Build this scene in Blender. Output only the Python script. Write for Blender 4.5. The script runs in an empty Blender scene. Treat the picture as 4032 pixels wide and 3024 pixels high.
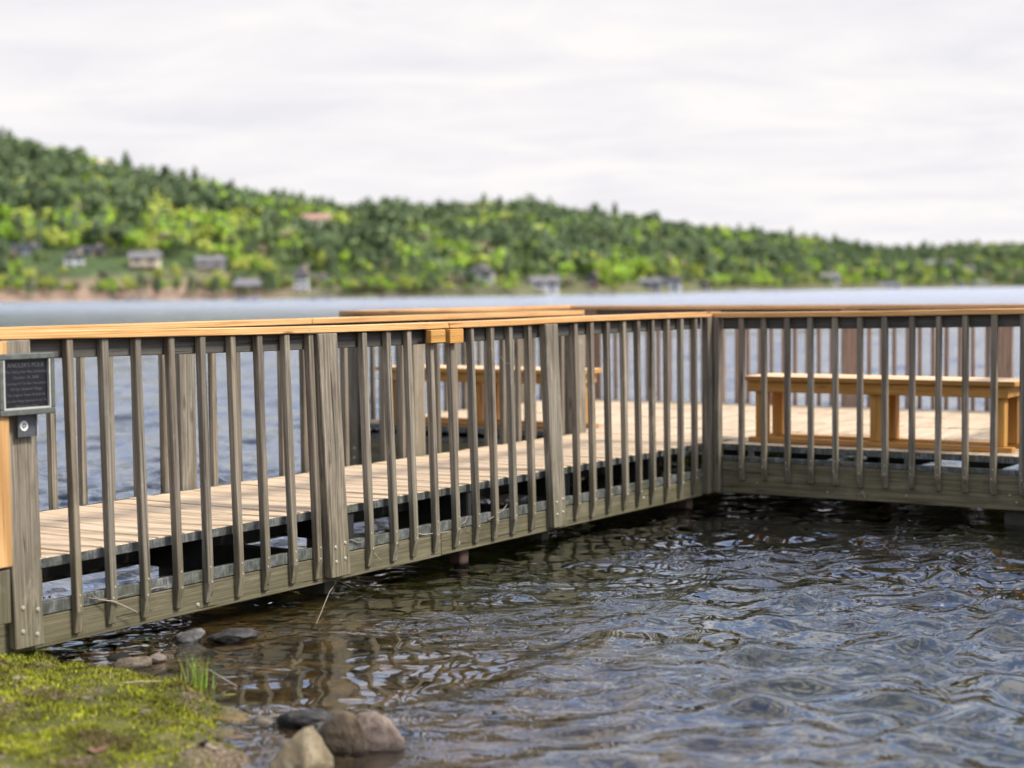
import bpy, bmesh, math, random
import numpy as np
from mathutils import Vector, Matrix, noise as mnoise

# ------------------------------------------------------------------ scene, camera, light
scene = bpy.context.scene
COL = scene.collection
random.seed(7); RS = np.random.RandomState(11)
A = 0.58522                       # heading of the walkway (radians right of +Y)
CX, CY = 1.5978, 13.8567          # inner corner of walkway and platform
CAMZ = 1.74
WL = -0.035                       # water level
ZD = 0.485                        # deck top
FPX, PITCH, ROLL = 6754.96, 0.0551364, 0.009455   # focal length for a 4032 px wide frame

cam_d = bpy.data.cameras.new('camera'); cam = bpy.data.objects.new('camera', cam_d); COL.objects.link(cam)
cp, sp = math.cos(PITCH), math.sin(PITCH)
fwd = Vector((0, cp, -sp)); up = Vector((0, sp, cp)); rt = Vector((1, 0, 0))
r_ = rt*math.cos(ROLL) - up*math.sin(ROLL); u_ = rt*math.sin(ROLL) + up*math.cos(ROLL)
M = Matrix((r_, u_, -fwd)).transposed().to_4x4(); M.translation = (0, 0, CAMZ)
cam.matrix_world = M
cam_d.sensor_width = 36; cam_d.lens = 36*FPX/4032
cam_d.clip_start = 0.05; cam_d.clip_end = 20000
cam_d.dof.use_dof = True; cam_d.dof.focus_distance = 9.6; cam_d.dof.aperture_fstop = 1.38
scene.camera = cam

SUN_EL, SUN_AZ = math.radians(48), math.radians(108)   # azimuth clockwise from +Y
w = bpy.data.worlds.new('World'); scene.world = w; w.use_nodes = True
nt = w.node_tree; nt.nodes.clear(); N = nt.nodes.new; LK = nt.links.new
wo = N('ShaderNodeOutputWorld'); bg = N('ShaderNodeBackground'); bg.inputs[1].default_value = 1.0
sky = N('ShaderNodeTexSky'); sky.sky_type = 'NISHITA'; sky.sun_disc = False
sky.sun_elevation = SUN_EL; sky.sun_rotation = SUN_AZ; sky.dust_density = 2.0; sky.air_density = 1.2
skym = N('ShaderNodeMix'); skym.data_type = 'RGBA'; skym.blend_type = 'MULTIPLY'; skym.inputs[0].default_value = 1
skym.inputs[7].default_value = (0.25, 0.27, 0.33, 1)
tc = N('ShaderNodeTexCoord'); sx = N('ShaderNodeSeparateXYZ'); LK(tc.outputs['Generated'], sx.inputs[0])
def wm(op, a=None, b=None, av=0.0, bv=0.0):
    n = N('ShaderNodeMath'); n.operation = op
    if a is not None: LK(a, n.inputs[0])
    else: n.inputs[0].default_value = av
    if b is not None: LK(b, n.inputs[1])
    else: n.inputs[1].default_value = bv
    return n.outputs[0]
zc = wm('MAXIMUM', sx.outputs[2], None, bv=0.0); zp = wm('ADD', zc, None, bv=0.12)
px = wm('DIVIDE', sx.outputs[0], zp); py = wm('DIVIDE', sx.outputs[1], zp)
cx_ = N('ShaderNodeCombineXYZ'); LK(px, cx_.inputs[0]); LK(py, cx_.inputs[1])
mp = N('ShaderNodeMapping'); LK(cx_.outputs[0], mp.inputs[0]); mp.inputs['Rotation'].default_value = (0, 0, 0.25); mp.inputs['Scale'].default_value = (1.5, 2.0, 1)
n1 = N('ShaderNodeTexNoise'); LK(mp.outputs[0], n1.inputs[0]); n1.inputs['Scale'].default_value = 1.1; n1.inputs['Detail'].default_value = 8; n1.inputs['Roughness'].default_value = 0.62; n1.inputs['Distortion'].default_value = 0.5
n2 = N('ShaderNodeTexNoise'); LK(mp.outputs[0], n2.inputs[0]); n2.inputs['Scale'].default_value = 3.4; n2.inputs['Detail'].default_value = 5
cl = N('ShaderNodeValToRGB'); LK(n1.outputs[0], cl.inputs[0])
cl.color_ramp.elements[0].position = 0.30; cl.color_ramp.elements[0].color = (0.85, 0.84, 0.885, 1)
cl.color_ramp.elements[1].position = 0.62; cl.color_ramp.elements[1].color = (1.0, 0.97, 0.965, 1)
# cloud breaks up and brightens overhead, out of view, shaped for water reflections
el = N('ShaderNodeMapRange'); LK(sx.outputs[2], el.inputs[0]); el.inputs[1].default_value = 0.185; el.inputs[2].default_value = 0.25; el.inputs[3].default_value = 0.0; el.inputs[4].default_value = 1.0
thin = N('ShaderNodeMapRange'); LK(n2.outputs[0], thin.inputs[0]); thin.inputs[1].default_value = 0.45; thin.inputs[2].default_value = 0.51; thin.inputs[3].default_value = 0.0; thin.inputs[4].default_value = 0.95
holes = wm('MULTIPLY', el.outputs[0], thin.outputs[0]); cover = wm('SUBTRACT', None, holes, av=1.0)
mx = N('ShaderNodeMix'); mx.data_type = 'RGBA'
cb = N('ShaderNodeMapRange'); LK(sx.outputs[2], cb.inputs[0]); cb.inputs[1].default_value = 0.19; cb.inputs[2].default_value = 0.36; cb.inputs[3].default_value = 1.0; cb.inputs[4].default_value = 2.0
clm = N('ShaderNodeVectorMath'); clm.operation = 'SCALE'; LK(cl.outputs[0], clm.inputs[0]); LK(cb.outputs[0], clm.inputs['Scale'])
LK(cover, mx.inputs[0]); LK(sky.outputs[0], skym.inputs[6]); LK(skym.outputs[2], mx.inputs[6]); LK(clm.outputs[0], mx.inputs[7])
LK(mx.outputs[2], bg.inputs[0]); LK(bg.outputs[0], wo.inputs[0])

sun_d = bpy.data.lights.new('sun', 'SUN'); sun = bpy.data.objects.new('sun', sun_d); COL.objects.link(sun)
sun_d.energy = 5.0; sun_d.angle = math.radians(10); sun_d.color = (1.0, 0.95, 0.87)
sdir = Vector((math.sin(SUN_AZ)*math.cos(SUN_EL), math.cos(SUN_AZ)*math.cos(SUN_EL), math.sin(SUN_EL)))
sun.rotation_euler = sdir.to_track_quat('Z', 'Y').to_euler()
scene.view_settings.view_transform = 'Standard'; scene.view_settings.look = 'None'
scene.view_settings.exposure = 0.0; scene.view_settings.gamma = 1.0
scene.cycles.use_denoising = True
scene.cycles.max_bounces = 8; scene.cycles.transparent_max_bounces = 16
scene.cycles.caustics_reflective = False; scene.cycles.caustics_refractive = True; scene.cycles.sample_clamp_indirect = 5.0

# ------------------------------------------------------------------ helpers
def tag(o, label=None, cat=None, group=None, kind=None):
    if label: o['label'] = label
    if cat: o['category'] = cat
    if group: o['group'] = group
    if kind: o['kind'] = kind
    return o
def empty(name, loc, rz=0.0):
    o = bpy.data.objects.new(name, None); COL.objects.link(o); o.location = loc; o.rotation_euler = (0, 0, rz); o.empty_display_size = 0.1
    return o
def W2(X, Y, z=0.0):            # pier frame -> world
    return Vector((CX + Y*math.sin(A) + X*math.cos(A), CY + Y*math.cos(A) - X*math.sin(A), z))
def ray(x, y):                  # a ray through a pixel of the 4032 px photograph
    return fwd + r_*((x-2016)/FPX) - u_*((y-1512)/FPX)
def at(x, y, z):                # where that ray meets height z
    d = ray(x, y); t = (z-CAMZ)/d.z; return Vector((d.x*t, d.y*t, z))

class MB:
    """collects faces; every face corner carries a wood coordinate (u along the grain, v, w)"""
    def __init__(s): s.v = []; s.f = []; s.wc = []; s.mi = []
    def poly(s, pts, wcs, mi=0):
        b = len(s.v); s.v += [tuple(p) for p in pts]; s.f.append(tuple(range(b, b+len(pts)))); s.wc += [tuple(c) for c in wcs]; s.mi.append(mi)
    def hexa(s, P, axis=0, mi=0, seed=None):
        # P: 8 points in order (x0y0z0,x1y0z0,x1y1z0,x0y1z0, same at z1)
        b = len(s.v); s.v += [tuple(p) for p in P]
        q = random.random()*50 if seed is None else seed; q2 = random.random()*9
        def c(p):
            p = tuple(p)
            if axis == 0: return (p[0]+q, p[1]+q2, p[2]+q*.31)
            if axis == 1: return (p[1]+q, p[0]+q2, p[2]+q*.31)
            return (p[2]+q, p[0]+q2, p[1]+q*.31)
        for f in ((0,3,2,1), (4,5,6,7), (0,1,5,4), (1,2,6,5), (2,3,7,6), (3,0,4,7)):
            s.f.append(tuple(b+i for i in f)); s.wc += [c(P[i]) for i in f]; s.mi.append(mi)
    def box(s, lo, hi, axis=0, mi=0, seed=None, jit=0.0):
        x0, y0, z0 = lo; x1, y1, z1 = hi
        P = [(x0,y0,z0),(x1,y0,z0),(x1,y1,z0),(x0,y1,z0),(x0,y0,z1),(x1,y0,z1),(x1,y1,z1),(x0,y1,z1)]
        if jit: P = [tuple(c+random.uniform(-jit, jit) for c in p) for p in P]
        s.hexa(P, axis, mi, seed)
    def sweep(s, pts, y0, y1, h, skew0=0.0, skew1=0.0):
        """a board along x through pts = (x, yoff, z bottom), width y0..y1, height h; ends may be skewed"""
        q = random.random()*50
        n = len(pts); b = len(s.v); cs = []
        for i, (x, yo, z) in enumerate(pts):
            sk = skew0 if i == 0 else (skew1 if i == n-1 else 0)
            for (yy, zz, dx) in ((y0+yo, z, 0), (y1+yo, z, 0), (y1+yo, z+h, sk), (y0+yo, z+h, sk)):
                s.v.append((x+dx, yy, zz)); cs.append((x+dx+q, yy, zz+q*.3))
        def F(idx): s.f.append(tuple(b+i for i in idx)); s.wc.extend(cs[i] for i in idx); s.mi.append(0)
        up_ = pts[-1][0] > pts[0][0]
        for i in range(n-1):
            a = 4*i
            for k in range(4):
                k2 = (k+1) % 4; idx = (a+k, a+k2, a+4+k2, a+4+k)
                F(idx if not up_ else idx[::-1])
        F((0,1,2,3) if up_ else (3,2,1,0)); a = 4*(n-1); F((a+3,a+2,a+1,a) if up_ else (a,a+1,a+2,a+3))
    def tube(s, pts, rads, n=6, mi=0):
        b = len(s.v); L = 0; q = random.random()*20
        pts = [Vector(p) for p in pts]; prev = None
        for i, p in enumerate(pts):
            t = (pts[min(i+1, len(pts)-1)] - pts[max(i-1, 0)]).normalized()
            a = t.orthogonal().normalized() if prev is None else (prev - t*prev.dot(t)).normalized()
            prev = a; c = t.cross(a)
            for k in range(n):
                an = 2*math.pi*k/n; s.v.append(tuple(p + (a*math.cos(an)+c*math.sin(an))*rads[i]))
        for i in range(len(pts)-1):
            for k in range(n):
                k2 = (k+1) % n; f = (b+i*n+k, b+i*n+k2, b+(i+1)*n+k2, b+(i+1)*n+k)
                s.f.append(f); s.wc += [(s.v[j][2]+q, s.v[j][0], s.v[j][1]) for j in f]; s.mi.append(mi)
        for ring, rev in ((0, True), (len(pts)-1, False)):
            f = [b+ring*n+k for k in range(n)]
            if rev: f = f[::-1]
            s.f.append(tuple(f)); s.wc += [(s.v[j][2]+q, s.v[j][0], s.v[j][1]) for j in f]; s.mi.append(mi)
    def build(s, name, mats, parent=None, bevel=0.0, smooth=False, loc=None):
        me = bpy.data.meshes.new(name); me.from_pydata(s.v, [], s.f)
        for m in (mats if isinstance(mats, (list, tuple)) else [mats]): me.materials.append(m)
        at_ = me.attributes.new('wc', 'FLOAT_VECTOR', 'CORNER'); at_.data.foreach_set('vector', np.array(s.wc, 'f').ravel())
        me.polygons.foreach_set('material_index', s.mi)
        me.polygons.foreach_set('use_smooth', [smooth]*len(s.f)); me.update()
        o = bpy.data.objects.new(name, me); COL.objects.link(o); o.parent = parent
        if loc is not None: o.location = loc
        if bevel:
            b = o.modifiers.new('bevel', 'BEVEL'); b.width = bevel; b.segments = 1; b.limit_method = 'ANGLE'; b.angle_limit = math.radians(50)
        return o

def mesh_np(name, V, F, mats, parent=None, smooth=False, mi=None, attrs=None, link=True):
    """fast mesh from numpy arrays; F is (n,3) or (n,4)"""
    me = bpy.data.meshes.new(name); k = F.shape[1]
    me.vertices.add(len(V)); me.vertices.foreach_set('co', np.ascontiguousarray(V, 'f').ravel())
    me.loops.add(F.size); me.loops.foreach_set('vertex_index', np.ascontiguousarray(F, 'i').ravel())
    me.polygons.add(len(F)); me.polygons.foreach_set('loop_start', np.arange(0, F.size, k, dtype='i')); me.polygons.foreach_set('loop_total', np.full(len(F), k, 'i'))
    for m in (mats if isinstance(mats, (list, tuple)) else [mats]): me.materials.append(m)
    if mi is not None: me.polygons.foreach_set('material_index', np.ascontiguousarray(mi, 'i'))
    me.polygons.foreach_set('use_smooth', np.full(len(F), smooth, bool))
    for nm, arr in (attrs or {}).items():
        a_ = me.attributes.new(nm, 'FLOAT', 'FACE'); a_.data.foreach_set('value', np.ascontiguousarray(arr, 'f'))
    me.update(calc_edges=True)
    if not link: return me
    o = bpy.data.objects.new(name, me); COL.objects.link(o); o.parent = parent
    return o

# ------------------------------------------------------------------ materials
class NT:
    def __init__(s, name):
        s.m = bpy.data.materials.new(name); s.m.use_nodes = True; s.t = s.m.node_tree; s.t.nodes.clear()
        s.out = s.n('ShaderNodeOutputMaterial'); s.p = s.n('ShaderNodeBsdfPrincipled'); s.l(s.p.outputs[0], s.out.inputs[0])
        s.p.inputs['Specular IOR Level'].default_value = 0.3
    def n(s, k): return s.t.nodes.new(k)
    def l(s, a, b): s.t.links.new(a, b)
    def attr(s, nm): a = s.n('ShaderNodeAttribute'); a.attribute_name = nm; return a
    def mapping(s, src, scale, loc=(0, 0, 0)):
        m = s.n('ShaderNodeMapping'); s.l(src, m.inputs[0]); m.inputs['Scale'].default_value = scale; m.inputs['Location'].default_value = loc; return m.outputs[0]
    def noise(s, src, scale, detail=4, rough=0.55, dist=0.0):
        n = s.n('ShaderNodeTexNoise'); 
        if src is not None: s.l(src, n.inputs[0])
        n.inputs['Scale'].default_value = scale; n.inputs['Detail'].default_value = detail; n.inputs['Roughness'].default_value = rough; n.inputs['Distortion'].default_value = dist; return n.outputs[0]
    def ramp(s, src, stops):
        r = s.n('ShaderNodeValToRGB'); s.l(src, r.inputs[0]); e = r.color_ramp.elements
        while len(e) < len(stops): e.new(0.5)
        for i, (p, c) in enumerate(stops):
            e[i].position = p; e[i].color = tuple(c)+(1,) if isinstance(c, (tuple, list)) else (c, c, c, 1)
        return r.outputs[0]
    def math(s, op, a, b=0.0):
        m = s.n('ShaderNodeMath'); m.operation = op
        for i, x in enumerate((a, b)):
            if isinstance(x, (int, float)): m.inputs[i].default_value = x
            else: s.l(x, m.inputs[i])
        return m.outputs[0]
    def rng(s, src, a, b, c, d):
        m = s.n('ShaderNodeMapRange'); s.l(src, m.inputs[0])
        for i, x in enumerate((a, b, c, d)): m.inputs[i+1].default_value = x
        return m.outputs[0]
    def mix(s, fac, a, b, mode='MIX'):
        m = s.n('ShaderNodeMix'); m.data_type = 'RGBA'; m.blend_type = mode
        for i, x in ((0, fac), (6, a), (7, b)):
            if isinstance(x, (int, float)): m.inputs[i].default_value = x
            elif isinstance(x, (tuple, list)): m.inputs[i].default_value = tuple(x)+(1,)
            else: s.l(x, m.inputs[i])
        return m.outputs[2]
    def bump(s, h, strength, dist=0.01):
        b = s.n('ShaderNodeBump'); s.l(h, b.inputs['Height']); b.inputs['Strength'].default_value = strength; b.inputs['Distance'].default_value = dist
        s.l(b.outputs[0], s.p.inputs['Normal']); return b
    def col(s, c): s.l(c, s.p.inputs['Base Color']) if not isinstance(c, tuple) else setattr(s.p.inputs['Base Color'], 'default_value', tuple(c)+(1,))
    def rough(s, v):
        if isinstance(v, (int, float)): s.p.inputs['Roughness'].default_value = v
        else: s.l(v, s.p.inputs['Roughness'])

def wood(name, dark, mid, light, streak=70, rings=0.0, algae=0.0, knots=0.5, bump=0.5, rough=0.8, spread=0.35):
    t = NT(name); wc = t.attr('wc').outputs['Vector']
    oi = t.n('ShaderNodeObjectInfo')
    off = t.n('ShaderNodeVectorMath'); off.operation = 'MULTIPLY_ADD'
    cmb = t.n('ShaderNodeCombineXYZ'); t.l(oi.outputs['Random'], cmb.inputs[0]); t.l(oi.outputs['Random'], cmb.inputs[1])
    t.l(cmb.outputs[0], off.inputs[0]); off.inputs[1].default_value = (31.0, 7.0, 0); t.l(wc, off.inputs[2]); P = off.outputs[0]
    g = t.noise(t.mapping(P, (1.6, streak, streak)), 1.0, 5, 0.65, 0.4)      # fine grain
    b = t.noise(t.mapping(P, (0.9, 7, 7)), 1.0, 3, 0.5, 0.2)                  # broad bands
    c = t.ramp(g, [(0.25, dark), (0.5, mid), (0.78, light)])
    c = t.mix(t.rng(b, 0.3, 0.7, 0.0, spread), c, dark)
    if rings:
        wv = t.n('ShaderNodeTexWave'); wv.wave_type = 'BANDS'; wv.bands_direction = 'Z'
        t.l(t.mapping(P, (0.55, 5, 26)), wv.inputs[0]); wv.inputs['Scale'].default_value = 1.0; wv.inputs['Distortion'].default_value = 7.0; wv.inputs['Detail'].default_value = 2.5; wv.inputs['Detail Scale'].default_value = 0.7
        c = t.mix(t.rng(wv.outputs['Fac'], 0.55, 1.0, 0.0, rings), c, dark)
    if knots:
        v = t.n('ShaderNodeTexVoronoi'); t.l(t.mapping(P, (2.2, 9, 9)), v.inputs[0]); v.inputs['Scale'].default_value = 1.0
        k = t.rng(v.outputs['Distance'], 0.05, 0.16, knots, 0.0); c = t.mix(k, c, tuple(x*0.25 for x in dark))
    # dark drying cracks along the grain
    ck = t.noise(t.mapping(P, (0.8, 34, 34)), 1.0, 2, 0.5, 1.0)
    crack = t.rng(ck, 0.30, 0.345, 1.0, 0.0)
    c = t.mix(t.math('MULTIPLY', crack, 0.65), c, tuple(x*0.22 for x in dark))
    # boards differ from each other
    c = t.mix(0.8, c, t.mix(1.0, c, t.ramp(oi.outputs['Random'], [(0.0, (0.62, 0.60, 0.58)), (0.35, (1.05, 0.98, 0.88)), (0.7, (0.85, 0.88, 0.88)), (1.0, (1.22, 1.18, 1.10))]), 'MULTIPLY'))
    st_ = t.noise(t.mapping(P, (2.6, 6, 6), (5, 0, 0)), 1.0, 5, 0.7, 0.5)            # damp stains and pale worn patches
    c = t.mix(t.rng(st_, 0.52, 0.70, 0.0, 0.45 if algae or not rings else 0.2), c, tuple(x*0.7 for x in dark))
    c = t.mix(t.rng(st_, 0.42, 0.28, 0.0, 0.35 if algae or not rings else 0.15), c, light)
    if algae:
        geo = t.n('ShaderNodeNewGeometry'); sp_ = t.n('ShaderNodeSeparateXYZ'); t.l(geo.outputs['Position'], sp_.inputs[0])
        an = t.noise(geo.outputs['Position'], 6.0, 5, 0.7)
        h = t.math('ADD', sp_.outputs[2], t.math('MULTIPLY', t.math('SUBTRACT', an, 0.15), -0.9))
        f = t.rng(h, -0.16, 0.30, algae, 0.0)
        c = t.mix(f, c, t.mix(an, (0.035, 0.042, 0.010), (0.11, 0.10, 0.022)))
    t.col(c); t.rough(rough)
    t.bump(t.math('SUBTRACT', g, t.math('MULTIPLY', crack, 1.2)), bump, 0.004)
    return t.m

M_grey = wood('weathered wood', (0.058, 0.046, 0.033), (0.200, 0.170, 0.126), (0.44, 0.385, 0.295), algae=0.36, bump=0.8, knots=0.6)
M_grey_shaded = wood('shaded weathered rail wood', (0.035, 0.033, 0.028), (0.075, 0.070, 0.060), (0.13, 0.12, 0.10), algae=0.0, bump=0.6)  # grey wood darkened, the shade under the cap painted into its colour
M_beam = wood('waterlogged beam wood', (0.050, 0.042, 0.028), (0.160, 0.135, 0.092), (0.33, 0.285, 0.20), algae=0.34, streak=55, bump=0.8, rings=0.4)
M_brown = wood('reddish brown wood', (0.13, 0.085, 0.060), (0.27, 0.19, 0.145), (0.42, 0.33, 0.27), algae=0.0, bump=0.5)
M_new = wood('new pine', (0.34, 0.16, 0.045), (0.66, 0.38, 0.15), (0.78, 0.51, 0.245), streak=45, rings=0.75, knots=0.85, bump=0.25, rough=0.6, spread=0.25)
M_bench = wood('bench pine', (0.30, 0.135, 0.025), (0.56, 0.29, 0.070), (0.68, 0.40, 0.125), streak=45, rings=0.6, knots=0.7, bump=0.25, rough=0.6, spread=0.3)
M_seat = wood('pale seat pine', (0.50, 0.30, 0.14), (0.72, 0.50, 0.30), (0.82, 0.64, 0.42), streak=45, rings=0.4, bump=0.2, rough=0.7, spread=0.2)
M_deck = wood('sun bleached deck boards', (0.30, 0.20, 0.11), (0.57, 0.44, 0.295), (0.72, 0.60, 0.43), streak=42, rings=0.25, knots=0.5, bump=0.4, rough=0.85, spread=0.35)

def simple(name, c, rough=0.6, metal=0.0, nscale=30, namp=0.35, bump=0.1):
    t = NT(name); tc_ = t.n('ShaderNodeTexCoord'); n = t.noise(tc_.outputs['Object'], nscale, 5, 0.6)
    t.col(t.mix(t.rng(n, 0.3, 0.7, 0, namp), c, tuple(x*0.35 for x in c))); t.rough(rough); t.p.inputs['Metallic'].default_value = metal; t.bump(n, bump, 0.003); return t.m
def galvanised():
    t = NT('weathered galvanised steel'); tc_ = t.n('ShaderNodeTexCoord')
    a = t.noise(tc_.outputs['Object'], 14, 6, 0.7); b = t.noise(t.mapping(tc_.outputs['Object'], (90, 90, 8)), 1.0, 3)
    c = t.ramp(a, [(0.35, (0.032, 0.034, 0.030)), (0.52, (0.080, 0.084, 0.076)), (0.72, (0.23, 0.235, 0.215))])
    c = t.mix(t.rng(b, 0.5, 0.75, 0, 0.5), c, (0.30, 0.31, 0.29)); g = t.noise(tc_.outputs['Object'], 3, 3)
    c = t.mix(t.rng(g, 0.45, 0.7, 0, 0.5), c, (0.07, 0.075, 0.03))
    t.col(c); t.rough(0.65); t.p.inputs['Metallic'].default_value = 0.25; t.bump(a, 0.3, 0.002); return t.m
M_steel = galvanised()
M_dark = simple('dark steel framing', (0.02, 0.02, 0.018), 0.7)
M_bolt = simple('zinc bolt', (0.42, 0.38, 0.30), 0.45, 0.6)
M_rust = simple('dark rusty nail', (0.06, 0.035, 0.02), 0.8)
M_pile = simple('rusty pile', (0.075, 0.045, 0.030), 0.8, 0, 12, 0.6, 0.4)
M_conc = simple('dark algae concrete', (0.045, 0.042, 0.026), 0.85, 0, 10, 0.6, 0.4)
M_twig = simple('dry twig', (0.34, 0.28, 0.20), 0.85, 0, 60, 0.5, 0.3)
M_straw = simple('dry straw', (0.42, 0.37, 0.28), 0.8, 0, 60, 0.3, 0.1)
M_blackpanel = simple('black plaque', (0.010, 0.010, 0.014), 0.35, 0, 8, 0.2, 0.02)
M_letter = simple('worn white lettering', (0.10, 0.10, 0.108), 0.6, 0, 60, 0.5)
M_frame = simple('weathered plaque frame', (0.13, 0.14, 0.12), 0.6, 0.2, 35, 0.7, 0.3)
M_bead = simple('bare metal bead', (0.55, 0.54, 0.46), 0.45, 0.3)
M_white = simple('white plastic', (0.75, 0.75, 0.72), 0.5)

# ------------------------------------------------------------------ ground, lake bed and water
SHORE = [(-60, 25), (-14, 13), (-7, 10.4), (-4, 9.2), (-2.9, 8.55), (-2.5, 8.30), (-2.2, 8.12), (-1.88, 7.86), (-1.53, 7.68), (-1.28, 7.25), (-1.10, 6.64), (-0.99, 6.2),
         (-0.95, 5.5), (-0.5, 4.8), (0.3, 4.2), (1.5, 3.9), (3, 4.0), (6, 4.6), (12, 7), (22, 9), (60, 2), (60, -60), (-60, -60)]
def sdf(x, y):
    """signed distance to the near bank polygon; positive on land"""
    x = np.asarray(x, float); y = np.asarray(y, float); d = np.full(x.shape, 1e9); ins = np.zeros(x.shape, bool)
    for i in range(len(SHORE)):
        (x0, y0), (x1, y1) = SHORE[i], SHORE[(i+1) % len(SHORE)]
        ex, ey = x1-x0, y1-y0; t = np.clip(((x-x0)*ex+(y-y0)*ey)/(ex*ex+ey*ey), 0, 1)
        d = np.minimum(d, np.hypot(x-x0-t*ex, y-y0-t*ey))
        c = ((y0 > y) != (y1 > y)); 
        with np.errstate(divide='ignore', invalid='ignore'): xi = x0+(y-y0)*ex/(ey if ey else 1e-9)
        ins ^= c & (x < xi)
    return np.where(ins, d, -d)
_ph = RS.rand(40, 4)
def vnoise(x, y, lam, n=10, seed=0):
    s = 0
    for i in range(n):
        a, b, c, _ = _ph[(i*3+seed) % 40]; an = a*6.283*3.7+i*2.4; k = 6.283/(lam*(0.6+b*0.9)); s = s+np.sin(x*k*math.cos(an)+y*k*math.sin(an)+c*6.283)
    return s/math.sqrt(n/2)/1.6
def bank_h(x, y):
    d = sdf(x, y); d = d+0.06*vnoise(x, y, 0.5)+0.03*vnoise(x, y, 0.17, seed=5)
    land = 0.13*(1-np.exp(-np.maximum(d, 0)/0.28))+0.035*np.minimum(np.maximum(d, 0), 6)
    dd = np.maximum(-d, 0); wet = -np.minimum(0.075*dd+0.030*dd*dd, 1.6)+0.03*vnoise(x, y, 1.4, seed=11)*np.clip(dd, 0, 1)
    z = np.where(d > 0, land, wet)+WL+0.012*vnoise(x, y, 0.28, seed=9)+0.006*vnoise(x, y, 0.09, seed=2)*np.clip(2-np.abs(d), 0, 1)
    return z
def axis(lo, hi, step, dense0, dense1, ratio):
    a = list(np.arange(dense0, dense1+1e-6, step)); s = step
    while a[-1] < hi: s *= ratio; a.append(a[-1]+s)
    s = step
    while a[0] > lo: s *= ratio; a.insert(0, a[0]-s)
    return np.array(a)
def grid(xs, ys, fz):
    X, Y = np.meshgrid(xs, ys); Z = fz(X, Y); nx, ny = len(xs), len(ys)
    V = np.stack([X, Y, Z], -1).reshape(-1, 3); i = np.arange(nx*ny).reshape(ny, nx)
    F = np.stack([i[:-1, :-1], i[:-1, 1:], i[1:, 1:], i[1:, :-1]], -1).reshape(-1, 4); return V, F

def ground_mat():
    t = NT('mossy bank soil and lake bed'); geo = t.n('ShaderNodeNewGeometry'); P = geo.outputs['Position']
    s = t.n('ShaderNodeSeparateXYZ'); t.l(P, s.inputs[0]); z = s.outputs[2]
    a = t.noise(P, 2.3, 6, 0.62, 0.4); b = t.noise(P, 9, 6, 0.7); c = t.noise(P, 55, 4, 0.7)
    moss = t.ramp(b, [(0.3, (0.035, 0.035, 0.010)), (0.48, (0.075, 0.075, 0.014)), (0.68, (0.15, 0.14, 0.025))])
    soil = t.ramp(c, [(0.3, (0.035, 0.024, 0.012)), (0.5, (0.11, 0.078, 0.045)), (0.72, (0.26, 0.20, 0.14))])
    g = t.mix(t.rng(t.math('ADD', a, t.math('MULTIPLY', t.math('SUBTRACT', b, 0.5), 0.5)), 0.53, 0.60, 0.0, 1.0), moss, soil)
    ax = t.math('ADD', s.outputs[0], t.math('MULTIPLY', t.math('SUBTRACT', b, 0.5), 0.7)); bare = t.math('MULTIPLY', t.rng(ax, -1.30, -1.14, 0.0, 1.0), t.rng(s.outputs[1], 7.25, 7.05, 0.0, 1.0))
    g = t.mix(bare, g, soil)      # trodden bare patch beside the water
    bed = t.ramp(t.noise(P, 3.2, 7, 0.65, 0.8), [(0.34, (0.022, 0.018, 0.008)), (0.47, (0.11, 0.070, 0.020)), (0.6, (0.27, 0.155, 0.035)), (0.74, (0.40, 0.27, 0.11))])
    bed = t.mix(t.rng(c, 0.45, 0.62, 0.0, 0.5), bed, (0.05, 0.045, 0.03))
    bed = t.mix(t.rng(z, WL-0.55, WL-0.10, 0.9, 0.0), bed, t.mix(t.rng(b, .35, .65, 0, 1), (0.030, 0.036, 0.009), (0.120, 0.125, 0.034)))   # bed painted darker with depth, in olive silt and weed tones
    f = t.rng(t.math('ADD', z, t.math('MULTIPLY', t.math('SUBTRACT', b, 0.5), 0.07)), WL-0.012, WL+0.010, 0.0, 1.0)
    t.col(t.mix(f, bed, g)); t.rough(t.rng(f, 0, 1, 0.35, 0.95)); t.bump(t.math('ADD', c, b), 0.6, 0.02); return t.m
xs = axis(-70, 70, 0.035, -4.2, 3.2, 1.12); ys = axis(-60, 120, 0.035, 4.6, 12.0, 1.12)
V, F = grid(xs, ys, bank_h)
ground = mesh_np('ground', V, F, ground_mat(), smooth=True); tag(ground, kind='structure')

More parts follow.
